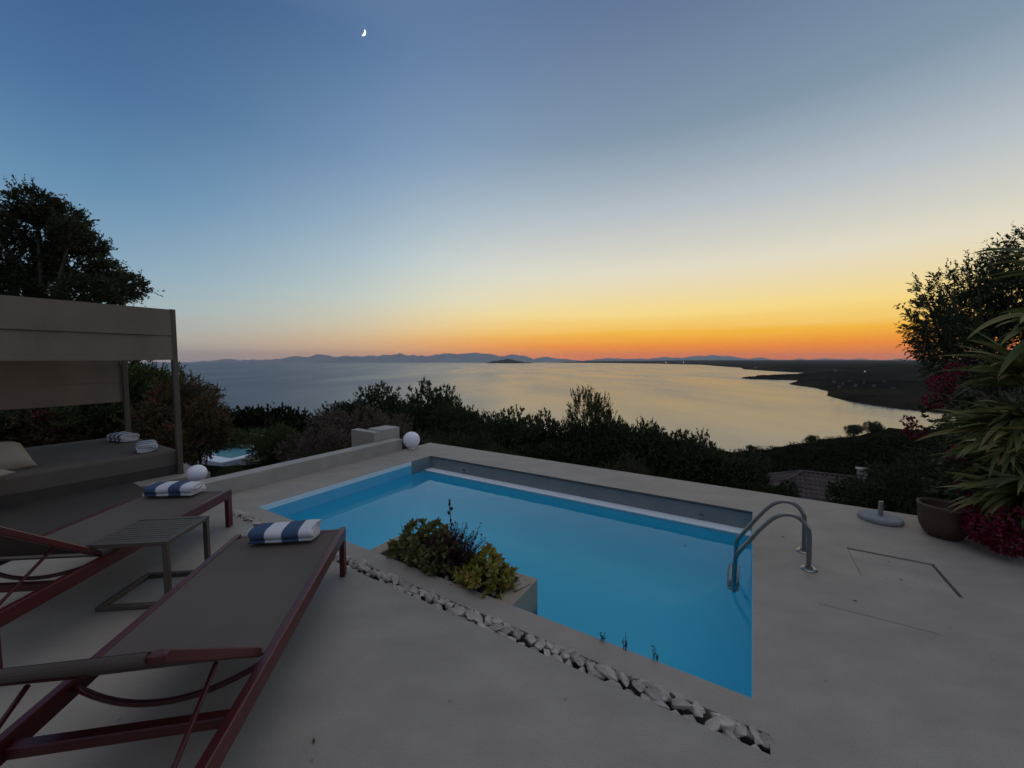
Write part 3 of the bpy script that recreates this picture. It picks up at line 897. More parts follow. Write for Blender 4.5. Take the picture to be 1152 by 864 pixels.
# ------------------------------------------------------------------ dry leaves lying on the terrace
lf = MB(); lf.add([(0, -.03, .002), (.011, -.008, .008), (.008, .016, .006), (0, .034, .004), (-.010, .014, .009), (-.012, -.010, .007)], [(0, 1, 2, 3), (0, 3, 4, 5)])
lfm = lf.mesh('leaf', 'dry_leaf')
rl = random.Random(21)
for (px, py) in ((885, 604), (962, 676), (1010, 652), (1003, 632), (352, 834)):
    o = bpy.data.objects.new('fallen_leaf', lfm); COL.objects.link(o)
    o.location = pix(px + rl.uniform(-6, 6), py, z=.001); o.rotation_euler = (0, 0, rl.uniform(0, 6.28)); o.scale = [rl.uniform(.30, .5)] * 3
    tag(o, 'small dry brown leaf fallen on the concrete terrace', 'leaf', 'dry leaves scattered on the terrace')
fl_ = bpy.data.objects.new('floating_leaf', lfm); COL.objects.link(fl_); fl_.location = pix(771, 614, z=WZ + .002); fl_.rotation_euler = (0, 0, 1.1); fl_.scale = (.6, .6, .4)
tag(fl_, 'tiny dark leaf floating on the pool near the ladder', 'leaf')
# ------------------------------------------------------------------ foliage
def leaves(P, Dv, L, Wd, rng, fold=.25, up=None):
    """P base points (N,3), Dv directions (N,3), L lengths, Wd widths -> verts, quads: a kite folded on its midrib"""
    N = len(P)
    Dv = Dv / (np.linalg.norm(Dv, axis=1, keepdims=True) + 1e-9)
    rnd = rng.normal(size=(N, 3))
    if up is not None: rnd = rnd * up[0] + np.array(up[1])
    side = np.cross(Dv, rnd); side /= (np.linalg.norm(side, axis=1, keepdims=True) + 1e-9)
    nr = np.cross(side, Dv)
    L = np.broadcast_to(L, (N,))[:, None]; Wd = np.broadcast_to(Wd, (N,))[:, None]
    mid = P + Dv * L * .5
    v = np.stack([P, mid + side * Wd * .5 + nr * Wd * fold, P + Dv * L, mid - side * Wd * .5 + nr * Wd * fold], 1).reshape(-1, 3)
    f = np.arange(4 * N).reshape(N, 4)
    return v, f


def shoots_to_leaves(B, Dv, SL, per, ll, lw, rng, spread=.8):
    """leafy shoots: bases B, directions Dv, lengths SL"""
    N = len(B)
    Dv = Dv / (np.linalg.norm(Dv, axis=1, keepdims=True) + 1e-9)
    t = rng.uniform(.12, 1.0, size=(N, per)); t[:, 0] = 1.0
    P = B[:, None, :] + Dv[:, None, :] * (t * SL[:, None])[:, :, None]
    rad = rng.normal(size=(N, per, 3))
    D2 = Dv[:, None, :] * .75 + rad * spread * .55
    return leaves(P.reshape(-1, 3), D2.reshape(-1, 3), ll * rng.uniform(.6, 1.25, N * per), lw * rng.uniform(.7, 1.2, N * per), rng)


def twigs(B, Dv, SL, r):
    """thin three-sided twigs as quads"""
    N = len(B); Dv = Dv / (np.linalg.norm(Dv, axis=1, keepdims=True) + 1e-9)
    a = np.cross(Dv, np.array([.31, .42, .85])); a /= (np.linalg.norm(a, axis=1, keepdims=True) + 1e-9); c = np.cross(Dv, a)
    E = B + Dv * SL[:, None]
    ring = [(math.cos(2.094 * k), math.sin(2.094 * k)) for k in range(3)]
    v = np.stack([B + (a * x + c * y) * r for x, y in ring] + [E + (a * x + c * y) * r * .4 for x, y in ring], 1).reshape(-1, 3)
    base = (np.arange(N) * 6)[:, None]
    f = np.concatenate([base + np.array([k, (k + 1) % 3, 3 + (k + 1) % 3, 3 + k]) for k in range(3)], 0)
    return v, f


def crown_shoots(lumps, density, sl, rng, upb=.35, inner=.35, spray=1.25):
    """lumps: list of (centre, radii, weight). shoots start inside each lump and point outward"""
    B, Dv, SL = [], [], []
    for (c, r, w) in lumps:
        k = max(3, int(density * w))
        d = rng.normal(size=(k, 3)); d /= np.linalg.norm(d, axis=1, keepdims=True)
        rad = rng.uniform(inner, 1.0, k) ** .6
        p = np.array(c) + d * np.array(r) * rad[:, None]
        out = d * .8 + np.array([0, 0, upb]) + rng.normal(size=(k, 3)) * .35
        B.append(p); Dv.append(out); SL.append(sl * rng.uniform(.5, 1.5, k) * np.where(rng.random(k) < .10, spray, 1.0))
    return np.concatenate(B), np.concatenate(Dv), np.concatenate(SL)


def assemble(parts):
    """list of (v, f, material index) with quads -> arrays"""
    V, F, Mi = [], [], []; o = 0
    for v, f, mi in parts:
        V.append(v); F.append(f + o); Mi.append(np.full(len(f), mi)); o += len(v)
    return np.concatenate(V), np.concatenate(F), np.concatenate(Mi)


def rand_lumps(rng, n, R3, lump, zlo=-.2):
    """lumps scattered over an ellipsoid of radii R3"""
    out = []
    for k in range(n):
        d = rng.normal(size=3); d /= np.linalg.norm(d)
        if d[2] < zlo: d[2] = -d[2] * .5
        q = rng.uniform(.35, .95)
        s = lump * rng.uniform(.7, 1.3)
        c = d * np.array(R3) * q
        out.append((c, (s * R3[0], s * R3[1], s * R3[2] * .9), s * s / (lump * lump)))
    return out


def shrub_meshes(seed, R3, n_lumps, lump, density, sl, per, ll, lw, leaf, upb=.4, spread=.8, flowers=None, root=None):
    """crown mesh and stem mesh of a shrub, centred on the crown, stems going down to z=-root"""
    rng = np.random.default_rng(seed)
    lumps = rand_lumps(rng, n_lumps, R3, lump)
    B, Dv, SL = crown_shoots(lumps, density, sl, rng, upb)
    parts = []
    v, f = shoots_to_leaves(B, Dv, SL, per, ll, lw, rng, spread); parts.append((v, f, 0))
    v, f = twigs(B, Dv, SL, max(.003, sl * .012)); parts.append((v, f, 1))
    mats = [leaf, 'bark']
    crown = npmesh('crown', *assemble(parts)[:2], mats, assemble(parts)[2])
    stem = MB(); root = root or R3[2] * 1.5
    for k in range(min(9, len(lumps))):
        c = Vector(lumps[k][0]); a = Vector((rng.normal() * .06, rng.normal() * .06, -root))
        mid_ = a.lerp(c, .5) + Vector((rng.normal() * .08, rng.normal() * .08, -.1)) * R3[0]
        stem.tube([a, a.lerp(mid_, .5), mid_, mid_.lerp(c, .55), c], [.035 * R3[0], .03 * R3[0], .024 * R3[0], .016 * R3[0], .007 * R3[0]], 6)
    sm = stem.mesh('stem', 'bark', True)
    fl = None
    if flowers:
        kf, fs_, fm, sel = flowers
        idx = [i for i in range(len(B)) if sel is None or sel(B[i])]
        pick = rng.choice(idx, size=min(kf, len(idx)), replace=False)
        tips = B[pick] + Dv[pick] / np.linalg.norm(Dv[pick], axis=1, keepdims=True) * SL[pick][:, None]
        P = np.repeat(tips, 14, 0) + rng.normal(size=(len(tips) * 14, 3)) * fs_ * .8
        v, f = leaves(P, rng.normal(size=P.shape) + np.array([0, 0, .3]), fs_, fs_ * .9, rng)
        fl = npmesh('flowers', v, f, fm)
    return crown, sm, fl


def put_shrub(name, label, cat, meshes, loc, sc=(1, 1, 1), rz=0.0, group=None):
    root = thing(name, label, cat, loc, rz, group); root.scale = sc
    c = link('crown', meshes[0], root); s = link('stem', meshes[1], root)
    if meshes[2]: link('flowers', meshes[2], root)
    return root


# terrain height used to stand plants on
def prof(tab, d):
    return np.interp(d, [p[0] for p in tab], [p[1] for p in tab])


TR = [(0, .9), (3, 2.2), (8, 4.6), (16, 7.6), (24, 9.8), (60, 17.5), (150, 36.5), (285, 60.5), (330, 75), (500, 90)]
TL = [(0, .12), (.5, .2), (1, .5), (2, 1.0), (4, 1.8), (8, 2.4), (12, 2.65), (16, 2.75), (27, 3.0), (32, 7), (90, 34), (160, 62), (220, 80), (500, 95)]


def ground(x, y):
    x = np.asarray(x, float); y = np.asarray(y, float)
    s = (x - OX) * UX + (y - OY) * UY; t = -(x - OX) * UY + (y - OY) * UX
    dl = np.maximum(DECK_L - s, 0) * (t > -.5); df = np.maximum(t - DECK_F, 0); dr = np.maximum(s - DECK_R, 0) * 0.9
    dd = np.sqrt(dl ** 2 + df ** 2 + dr ** 2)
    ang = np.degrees(np.arctan2(x, np.maximum(y, .01)))
    ds = np.interp(ang, [20, 31, 34.8, 37.7, 39.5, 41.2, 43, 44.7, 60], [1, 1.045, 1.153, 1.283, 1.39, 1.462, 1.574, 1.756, 2.0])
    dd = np.where(dd > 12, 12 + (dd - 12) / ds, dd)
    k = np.maximum(np.clip((s + 5.5) / 3.0, 0, 1), np.clip(df / (dd + .01) * 1.6 - .6, 0, 1))
    far = -prof(TR, dd) * k - prof(TL, dd) * (1 - k)
    # right-hand bed level with the terrace
    bed = np.clip((dr - .0) / .3, 0, 1) * np.clip((DECK_F + .6 - t) / .8, 0, 1)
    zb = -.06 - .22 * np.maximum(dr - 2.5, 0)
    return far * (1 - bed) + zb * bed


# hillside as one sheet
rr = np.concatenate([np.linspace(0, 30, 46), np.geomspace(31, 600, 60)])
aa = np.radians(np.linspace(-100, 115, 150))
gx = (rr[:, None] * np.sin(aa)[None]) - .0; gy = rr[:, None] * np.cos(aa)[None]
gz = ground(gx, gy)
rgn = np.random.default_rng(5)
s_ = (gx - OX) * UX + (gy - OY) * UY; t_ = -(gx - OX) * UY + (gy - OY) * UX
under = (t_ < DECK_F + .15) & (s_ > DECK_L - 1.4) & (s_ < DECK_R - .02) | ((t_ < .3) & (s_ < DECK_R))
gz = np.where(under, -1.9, gz + rgn.normal(size=gx.shape) * np.minimum(.03 + rr[:, None] * .004, .8))
V3 = np.stack([gx, gy, gz], -1).reshape(-1, 3); na = len(aa)
ii, jj = np.meshgrid(np.arange(len(rr) - 1), np.arange(na - 1), indexing='ij')
F4 = np.stack([ii * na + jj, ii * na + jj + 1, (ii + 1) * na + jj + 1, (ii + 1) * na + jj], -1).reshape(-1, 4)[:, ::-1]
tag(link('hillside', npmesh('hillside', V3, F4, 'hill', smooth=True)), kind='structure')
# beds whose earth reaches right up to the terrace edge
b = MB()
def strip(s0, s1, t0, t1, n, m_):
    vs = []
    for j in range(m_ + 1):
        for i in range(n + 1):
            s, t = s0 + (s1 - s0) * i / n, t0 + (t1 - t0) * j / m_
            x, y, _ = W(s, t); vs.append((x, y, float(ground(x, y)) + random.uniform(-.02, .02) + .02))
    b.add(vs, [(j * (n + 1) + i, j * (n + 1) + i + 1, (j + 1) * (n + 1) + i + 1, (j + 1) * (n + 1) + i) for j in range(m_) for i in range(n)])
strip(-12, -5.33, .31, 5.5, 40, 30); strip(-6.34, -5.325, -.44, .309, 10, 6)
strip(DECK_R + .012, 6, .5, 4.2, 24, 24)
tag(b.build('garden_soil', 'gardensoil', smooth=True), kind='structure')

GEN = {}
GEN['a'] = shrub_meshes(11, (1, 1, .95), 40, .38, 135, .085, 14, .055, .023, 'leaf_dark', .15)
GEN['b'] = shrub_meshes(12, (1, 1, .95), 32, .37, 115, .14, 13, .060, .019, 'leaf_dark', .45, .65)
GEN['c'] = shrub_meshes(13, (1, 1, .9), 40, .37, 125, .085, 14, .052, .023, 'leaf_dark', .15)
GEN['d'] = shrub_meshes(14, (1, 1, .9), 22, .34, 100, .18, 13, .065, .022, 'leaf_olive', .45)
GEN['m'] = shrub_meshes(15, (1, 1, .85), 32, .37, 115, .12, 13, .064, .024, 'leaf_mauve', .25)
GEN['g'] = shrub_meshes(16, (1, 1, .85), 28, .36, 100, .15, 13, .064, .022, 'leaf_green', .35)


def shrub_at(kind, px, Y, ytop, rx, rz, name, label, group=None, rot=None, ry=None):
    """crown of radii rx, rz whose top shows at photo row ytop"""
    p = pix(px, ytop, Y=Y)
    sx = rx
    return put_shrub(name, label, name.split('_')[-1], GEN[kind], (p.x, p.y, p.z - rz * 1.13), (sx, ry or sx, rz / .95), rot if rot is not None else random.uniform(0, 6), group)


HG = 'dark shrubs beyond the far pool edge'
shrub_at('m', 386, 8.8, 455, 1.05, 1.2, 'oleander_bush', 'dusty pinkish bush behind the left parapet, beside the plaster block')
shrub_at('m', 444, 9.2, 466, .8, 1.0, 'oleander_bush', 'dusty pinkish bush directly behind the far globe lamp')
shrub_at('a', 412, 14.2, 432, 1.50, 1.80, 'evergreen_shrub', 'dark rounded evergreen rising behind the dusty pink bushes, left of the taller pair', HG)
shrub_at('c', 452, 13.8, 438, 1.29, 1.80, 'evergreen_shrub', 'dark evergreen wedged between two taller dark shrubs over the globe lamp', HG)
shrub_at('a', 492, 12.8, 428, 1.29, 1.92, 'evergreen_shrub', 'tallest dark evergreen shrub over the back left terrace corner', HG)
shrub_at('c', 538, 11.6, 455, 1.16, 1.50, 'evergreen_shrub', 'low open evergreen with light showing through, right of the tallest dark shrub', HG)
shrub_at('a', 582, 10.8, 461, 1.16, 1.44, 'evergreen_shrub', 'dark flat topped shrub behind the middle left of the far coping', HG)
shrub_at('a', 628, 10.2, 464, 1.16, 1.44, 'evergreen_shrub', 'dark bushy shrub just left of the spiky topped shrub behind the pool', HG)
shrub_at('b', 664, 9.8, 448, 0.84, 1.56, 'evergreen_shrub', 'dark shrub with tall upright spiky shoots behind the middle of the pool', HG)
shrub_at('c', 706, 9.5, 461, 0.98, 1.38, 'evergreen_shrub', 'dark shrub with a small pointed crest just right of the spiky shrub', HG)
shrub_at('a', 745, 9.0, 476, 0.98, 1.32, 'evergreen_shrub', 'dark feathery shrub in the sloping row towards the ladder, second from its low end', HG)
shrub_at('c', 786, 8.6, 481, 0.90, 1.20, 'evergreen_shrub', 'dark compact shrub near the low end of the row behind the ladder', HG)
shrub_at('c', 824, 8.5, 499, 0.82, 1.14, 'evergreen_shrub', 'dark low shrub ending the row behind the pool ladder', HG)
shrub_at('a', 876, 6.9, 538, .42, .6, 'evergreen_shrub', 'dark blob of a shrub in front of the left end of the tiled roof', HG)
shrub_at('d', 706, 6.3, 512, .38, .5, 'olive_shrub', 'pale olive low shrub hugging the far coping below the dark row', None)
shrub_at('d', 560, 8.0, 500, .45, .6, 'olive_shrub', 'pale olive low shrub at the far coping near the terrace corner', None)
shrub_at('a', 1000, 6.6, 522, .75, .9, 'evergreen_shrub', 'dark shrub behind the parasol base, under the chimney', HG)
shrub_at('a', 1050, 7.0, 505, .7, 1.0, 'evergreen_shrub', 'dark shrub behind the terracotta pot', HG)
shrub_at('g', 314, 15.5, 474, 1.15, 1.1, 'garden_bush', 'green bush in the lower garden behind the small turquoise pool')
shrub_at('g', 268, 18.5, 478, 1.4, 1.0, 'garden_bush', 'yellowish green bush left of the lower garden pool, half behind the reddish oleander')
shrub_at('m', 345, 9.6, 503, .55, .5, 'oleander_bush', 'low straggly pinkish bush over the left parapet')
shrub_at('g', 258, 6.6, 522, .22, .24, 'garden_bush', 'small leafy bush behind the parapet next to the near globe lamp')

for (k, px, Y, yt, rx, rz, nm, lb) in (
    ('m', 368, 7.6, 478, .42, .5, 'oleander_bush', 'dusty pinkish low bush spilling over the parapet left of the plaster block'),
    ('m', 425, 8.8, 464, .60, .8, 'oleander_bush', 'dusty pinkish bush rising straight behind the plaster block'),
    ('d', 352, 7.0, 505, .28, .32, 'olive_shrub', 'dull low shrub against the back of the parapet, midway along it'),
    ('d', 392, 7.4, 500, .28, .34, 'olive_shrub', 'dull low shrub tucked against the left face of the plaster block'),
    ('d', 318, 6.4, 527, .22, .25, 'olive_shrub', 'small dull shrub among the rocks in front of the lower pool'),
    ('c', 478, 9.4, 478, .55, .8, 'evergreen_shrub', 'dark low evergreen behind the terrace corner, just right of the far globe lamp'),
    ('d', 505, 8.9, 486, .5, .6, 'olive_shrub', 'dull low shrub at the back left terrace corner'),
    ('c', 530, 9.2, 482, .6, .8, 'evergreen_shrub', 'dark low evergreen filling under the open shrub by the terrace corner'),
    ('a', 512, 11.6, 452, .9, 1.2, 'evergreen_shrub', 'dark evergreen closing the gap right of the tallest dark shrub'),
    ('a', 560, 10.6, 470, .9, 1.1, 'evergreen_shrub', 'dark dense shrub left of the flat topped shrub behind the coping'),
    ('a', 605, 10.0, 474, .9, 1.1, 'evergreen_shrub', 'dark dense shrub between the flat topped shrub and the bushy one'),
    ('a', 688, 9.4, 476, .8, 1.0, 'evergreen_shrub', 'dark dense shrub low between the spiky shrub and the pointed crest'),
    ('a', 766, 8.8, 490, .8, .9, 'evergreen_shrub', 'dark dense shrub low in the row left of the ladder'),
    ('a', 1012, 7.6, 540, .55, .7, 'evergreen_shrub', 'dark shrub left of the parasol base, in front of the chimney'),
    ('a', 822, 9.5, 514, .6, .8, 'evergreen_shrub', 'dark shrub behind the ladder at the foot of the slope')):
    shrub_at(k, px, Y, yt, rx, rz, nm, lb, HG if k in 'ac' else None)

# flowering oleander left and hedges behind the daybed
ole = shrub_meshes(31, (1, 1, 1), 26, .34, 120, .20, 13, .095, .026, 'leaf_red', .45, flowers=(60, .038, 'petal_pink', None))
put_shrub('oleander', 'large reddish oleander bush with pink blooms right of the canopy post', 'oleander', ole, (pix(212, 494, Y=7.9)), (.80, .80, 1.0), .4)
oleg = shrub_meshes(32, (1, 1, 1), 24, .35, 120, .22, 13, .10, .026, 'leaf_green', .4, flowers=(16, .035, 'petal_pink', None))
put_shrub('oleander', 'green oleander with a few pink blooms behind the daybed between its posts', 'oleander', oleg, (pix(158, 462, Y=9.0)), (.95, .95, 1.25), 1.2)
put_shrub('oleander', 'low dark oleander behind the daybed, flowering pink above the mattress edge', 'oleander', ole, (pix(92, 505, Y=8.8)), (1.1, 1.0, .95), 2.2)
for k, (px, Y, yt, rx, rz, lb) in enumerate(((20, 9.0, 420, 1.3, 1.3, 'dark hedge shrub behind the daybed at the left edge of the view'), (78, 10.0, 415, 1.3, 1.4, 'dark hedge shrub behind the middle of the daybed'), (-40, 8.0, 418, 1.2, 1.3, 'dark hedge shrub behind the cushions'))):
    shrub_at('a', px, Y, yt, rx, rz, 'hedge_shrub', lb, 'hedge shrubs behind the daybed')


# trees
def tree(name, label, loc, lumps, density, sl, per, ll, lw, leaf, seed, trunk_r=.16, upb=.2, cat='tree', flowers=None, spread=.8, bare=0):
    rng = np.random.default_rng(seed)
    root = thing(name, label, cat, loc)
    B, Dv, SL = crown_shoots(lumps, density, sl, rng, upb, spray=1.8)
    v, f = shoots_to_leaves(B, Dv, SL, per, ll, lw, rng, spread)
    v2, f2 = twigs(B, Dv, SL, sl * .012)
    A = assemble([(v, f, 0), (v2, f2, 1)])
    link('crown', npmesh('crown', A[0], A[1], [leaf, 'bark'], A[2]), root)
    b = MB(); top = Vector(np.mean([np.array(c[0]) for c in lumps], 0)); top.z *= .62
    b.tube([(0, 0, -.3), (.05, .03, top.z * .4), (top.x * .4, top.y * .4, top.z * .75), (top.x * .7, top.y * .7, top.z)], [trunk_r * 1.25, trunk_r, trunk_r * .8, trunk_r * .6], 10)
    for (c, r, w) in lumps:
        c = Vector(c); a = Vector((top.x * .5, top.y * .5, top.z * .8)); q = a.lerp(c, .5) + Vector((rng.normal() * .1, rng.normal() * .1, -.12))
        b.tube([a, q, c], [trunk_r * .45, trunk_r * .28, trunk_r * .1], 7)
    b.build('trunk', 'bark', root, smooth=True)
    return root


Y0 = 11.0
base = pix(40, 470, Y=Y0); base.z = -.4
def rel(px, py, Y, b0):
    p = pix(px, py, Y=Y); return np.array((p.x - b0.x, p.y - b0.y, p.z - b0.z))
lum = []
for (px, py, r, w) in ((45, 262, .78, 1.0), (70, 250, .5, .6), (15, 290, .7, .9), (85, 295, .62, .8), (118, 308, .34, .36), (128, 326, .42, .5), (60, 330, .85, 1.1), (5, 330, .8, .9), (100, 335, .6, .7), (40, 232, .42, .45), (-20, 300, .8, .8), (-45, 330, .9, .9), (148, 322, .24, .18), (80, 262, .34, .3), (-6, 250, .34, .3), (105, 278, .26, .22)):
    lum.append((rel(px, py, Y0 + random.uniform(-.7, .7), base), (r, r, r * .82), w))
tree('holm_oak', 'large dark evergreen oak towering behind the daybed canopy', base, lum, 900, .19, 14, .065, .034, 'leaf_oak', 41, .2)

Y0 = 5.6
base = pix(1150, 520, Y=Y0); base.z = -.1
lum = []
for (px, py, r, w) in ((1115, 345, .40, 1), (1085, 360, .32, .8), (1062, 375, .25, .5), (1050, 350, .16, .22), (1140, 320, .36, .8), (1160, 340, .45, 1), (1100, 395, .42, 1), (1075, 400, .30, .6), (1150, 400, .5, 1.1), (1100, 320, .22, .35), (1160, 285, .30, .5), (1050, 392, .18, .25), (1030, 368, .07, .05), (1040, 330, .07, .05), (1062, 318, .09, .07), (1126, 292, .10, .1)):
    lum.append((rel(px, py, Y0 + random.uniform(-.35, .35), base), (r, r, r), w))
tree('evergreen_tree', 'dark small leaved evergreen with twiggy outline against the sunset at the right edge', base, lum, 400, .17, 12, .050, .019, 'leaf_dark', 43, .07, .25, spread=.7)

# bougainvillea at the right
rng = np.random.default_rng(51)
bg_loc = Vector(W(2.55, 2.35, -.05))
bv = thing('bougainvillea', 'bougainvillea with heavy crimson clusters spilling onto the terrace at the right edge', 'flowering shrub', bg_loc)
def relb(px, py, Y):
    p = pix(px, py, Y=Y); return np.array((p.x - bg_loc.x, p.y - bg_loc.y, p.z - bg_loc.z))
gl_ = []
for (px, py, Y, r, w) in ((1130, 560, 3.5, .30, 1), (1160, 600, 3.2, .30, 1), (1110, 500, 4.0, .30, .9), (1150, 500, 3.7, .35, 1), (1080, 470, 4.5, .25, .6), (1130, 440, 4.4, .35, .9), (1170, 540, 3.3, .35, 1), (1090, 545, 3.9, .18, .4)):
    gl_.append((relb(px, py, Y), (r, r, r), w))
B, Dv, SL = crown_shoots(gl_, 130, .14, rng, .1)
v, f = shoots_to_leaves(B, Dv, SL, 9, .06, .035, rng)
v2, f2 = twigs(B, Dv, SL, .003)
A = assemble([(v, f, 0), (v2, f2, 1)])
link('foliage', npmesh('foliage', A[0], A[1], ['leaf_dark', 'bark'], A[2]), bv)
fc = []
for (px, py, Y, r, k) in ((1112, 596, 3.05, .13, 420), (1135, 606, 2.95, .13, 420), (1092, 578, 3.2, .09, 220), (1150, 590, 2.95, .14, 360), (1108, 568, 3.25, .10, 200), (1060, 432, 4.6, .12, 260), (1052, 452, 4.6, .10, 160), (1030, 486, 4.7, .09, 170), (1022, 474, 4.7, .06, 70), (1085, 512, 4.0, .12, 210), (1105, 500, 3.9, .10, 130), (1120, 540, 3.5, .11, 180), (1075, 415, 4.6, .09, 110), (1088, 548, 3.6, .07, 90)):
    c = relb(px, py, Y); d = rng.normal(size=(k, 3)); d /= np.linalg.norm(d, axis=1, keepdims=True)
    fc.append((c + d * r * rng.uniform(.5, 1.05, (k, 1)) ** .5 * np.array([1.1, 1, .85]), d))
P = np.concatenate([q[0] for q in fc]); D_ = np.concatenate([q[1] for q in fc]) + rng.normal(size=P.shape) * .9
zmin = -bg_loc.z + .004; P[:, 2] = np.maximum(P[:, 2], zmin + .01)
v, f = leaves(P, D_, .036 * rng.uniform(.7, 1.2, len(P)), .030, rng); v[:, 2] = np.maximum(v[:, 2], zmin)
link('flowers', npmesh('flowers', v, f, 'petal_crimson'), bv)
b = MB()
for q in gl_:
    c = Vector(q[0]); b.tube([(0, 0, -.05), c * .5 + Vector((0, 0, -.06)), c], [.02, .012, .004], 7)
b.build('stem', 'bark', bv, smooth=True)


# long-bladed variegated plant
def blade(b, p, d, L, wid, droop, roll, n=10):
    """a lance blade with a V section, bending down along its length"""
    p = Vector(p); d = Vector(d).normalized(); pts = []
    q = p.copy(); step = L / n
    for i in range(n + 1):
        pts.append((q.copy(), d.copy()))
        d = (d + Vector((0, 0, -droop * (.4 + i / n) / n * 2))).normalized(); q = q + d * step
    vs = []; fs = []
    for i, (q, d_) in enumerate(pts):
        u = i / n; w = wid * (math.sin(math.pi * min(1, u ** .75 * .93 + .07)) ** .8) * .5
        x = d_.cross(Vector((0, 0, 1))).normalized(); z = x.cross(d_)
        x2 = x * math.cos(roll) + z * math.sin(roll); z2 = -x * math.sin(roll) + z * math.cos(roll)
        vs += [q - x2 * w + z2 * w * .35, q, q + x2 * w + z2 * w * .35]
    for i in range(n):
        for k in (0, 1):
            fs.append((i * 3 + k, i * 3 + k + 1, i * 3 + k + 4, i * 3 + k + 3))
    b.add(vs, fs)


vp_loc = Vector(W(2.62, 1.75, -.05))
vpz = thing('variegated_plant', 'tall plant with long pale striped blades leaning in from the right edge', 'plant', vp_loc)
rs = random.Random(8)
b = MB(); sb = MB()
for (px, py, Y, nb, L, spread, tilt) in ((1150, 478, 3.15, 70, .54, .75, .02), (1172, 366, 3.0, 10, .50, .35, .02), (1152, 425, 3.2, 46, .44, .75, .42), (1158, 552, 3.1, 60, .48, .7, .06), (1210, 500, 2.8, 16, .5, .7, .1), (1130, 510, 3.5, 36, .42, .8, -.08), (1185, 300, 3.1, 14, .45, .8, .35)):
    c = pix(px, py, Y=Y) - vp_loc
    sb.tube([(0, 0, 0), (c.x * .4, c.y * .4, c.z * .5), (c.x, c.y, c.z)], [.03, .022, .014], 8)
    for k in range(nb):
        a = math.pi + rs.uniform(-spread, spread) * 1.5; el = tilt + rs.uniform(-.4, .5)
        d = Vector((math.cos(a) * math.cos(el), math.sin(a) * math.cos(el) * .8, math.sin(el)))
        p = c + Vector((0, 0, rs.uniform(-.10, .10)))
        blade(b, p, d, L * rs.uniform(.55, 1.25), rs.uniform(.038, .074), rs.uniform(.12, .75), rs.uniform(-.9, .9))
b.build('blade_leaves', 'leaf_varieg', vpz); sb.build('stem', 'bark', vpz, smooth=True)


# succulents and heath in the planter
def rosettes(seed, R3, n, ll, lw, leaf):
    rng = np.random.default_rng(seed)
    d = rng.normal(size=(n, 3)); d[:, 2] = np.abs(d[:, 2]) * .9 + .05; d /= np.linalg.norm(d, axis=1, keepdims=True)
    P = d * np.array(R3) * rng.uniform(.55, 1.05, (n, 1))
    ax = d * .7 + np.array([0, 0, .6]); ax /= np.linalg.norm(ax, axis=1, keepdims=True)
    K = 16
    Pb = np.repeat(P, K, 0) - np.repeat(ax, K, 0) * rng.uniform(0, .035, (n * K, 1))
    D2 = np.repeat(ax, K, 0) * rng.uniform(.2, 1.2, (n * K, 1)) + rng.normal(size=(n * K, 3)) * .75
    v, f = leaves(Pb, D2, ll * rng.uniform(.7, 1.2, n * K), lw, rng, .3)
    v2, f2 = twigs(np.tile(np.array([[0, 0, -.03]]), (n, 1)) + rng.normal(size=(n, 3)) * np.array([.06, .03, 0]), P, np.linalg.norm(P, axis=1), .006)
    A = assemble([(v, f, 0), (v2, f2, 1)])
    return npmesh('foliage', A[0], A[1], [leaf, 'bark'], A[2])


def planter_plant(name, label, s, t, me):
    r = thing(name, label, 'plant', W(s, t, -.02), A0); link('foliage', me, r); return r


planter_plant('succulent', 'olive green fleshy leaved plant at the left end of the planter', -2.08, .15, rosettes(61, (.40, .20, .33), 120, .055, .030, 'succ_olive'))
planter_plant('succulent', 'golden yellow fleshy leaved plant at the right end of the planter', -1.55, .13, rosettes(62, (.25, .18, .25), 80, .050, .026, 'succ_gold'))
hp = thing('heath_plant', 'dark purple twiggy plant with one tall seed stalk in the middle of the planter', 'plant', W(-1.85, .16, -.02), A0)
rng = np.random.default_rng(63); k = 330
d = rng.normal(size=(k, 3)) * np.array([.50, .40, .25]) + np.array([.06, 0, 1.0]); B = rng.normal(size=(k, 3)) * np.array([.05, .035, .01])
SL = .30 * rng.uniform(.45, 1.15, k)
v, f = shoots_to_leaves(B, d, SL, 15, .022, .008, rng, .6); v2, f2 = twigs(B, d, SL, .0022)
A = assemble([(v, f, 0), (v2, f2, 0)]); link('foliage', npmesh('foliage', A[0], A[1], 'heath'), hp)
b = MB(); pth = smooth_path([(0, 0, 0), (-.02, 0, .2), (-.035, .0, .36), (-.05, .0, .53)], 5); b.tube(pth, .003, 6)
for q, r in ((.31, .009), (.34, .011), (.37, .009), (.43, .012), (.46, .014), (.49, .011), (.52, .008)):
    x = -.02 - (q - .2) * .09; b.lathe([(.001, -.016), (r, -.004), (r * .9, .008), (.001, .016)], 7, (x + random.uniform(-.012, .012), random.uniform(-.008, .008), q))
b.build('seed_stalk', 'heath', hp)
for k in range(14):
    o = bpy.data.objects.new('pebble', stones[k % 12]); COL.objects.link(o)
    o.location = W(-2.35 + k * .072 + random.uniform(-.03, .03), .04 + random.uniform(0, .05), -.02); o.scale = [.5 + random.random() * .25] * 3
    o.rotation_euler = (random.random(), random.random(), random.random() * 6)
    tag(o, 'pale pebble on the soil under the planter plants', 'pebble', 'pebbles in the planter')

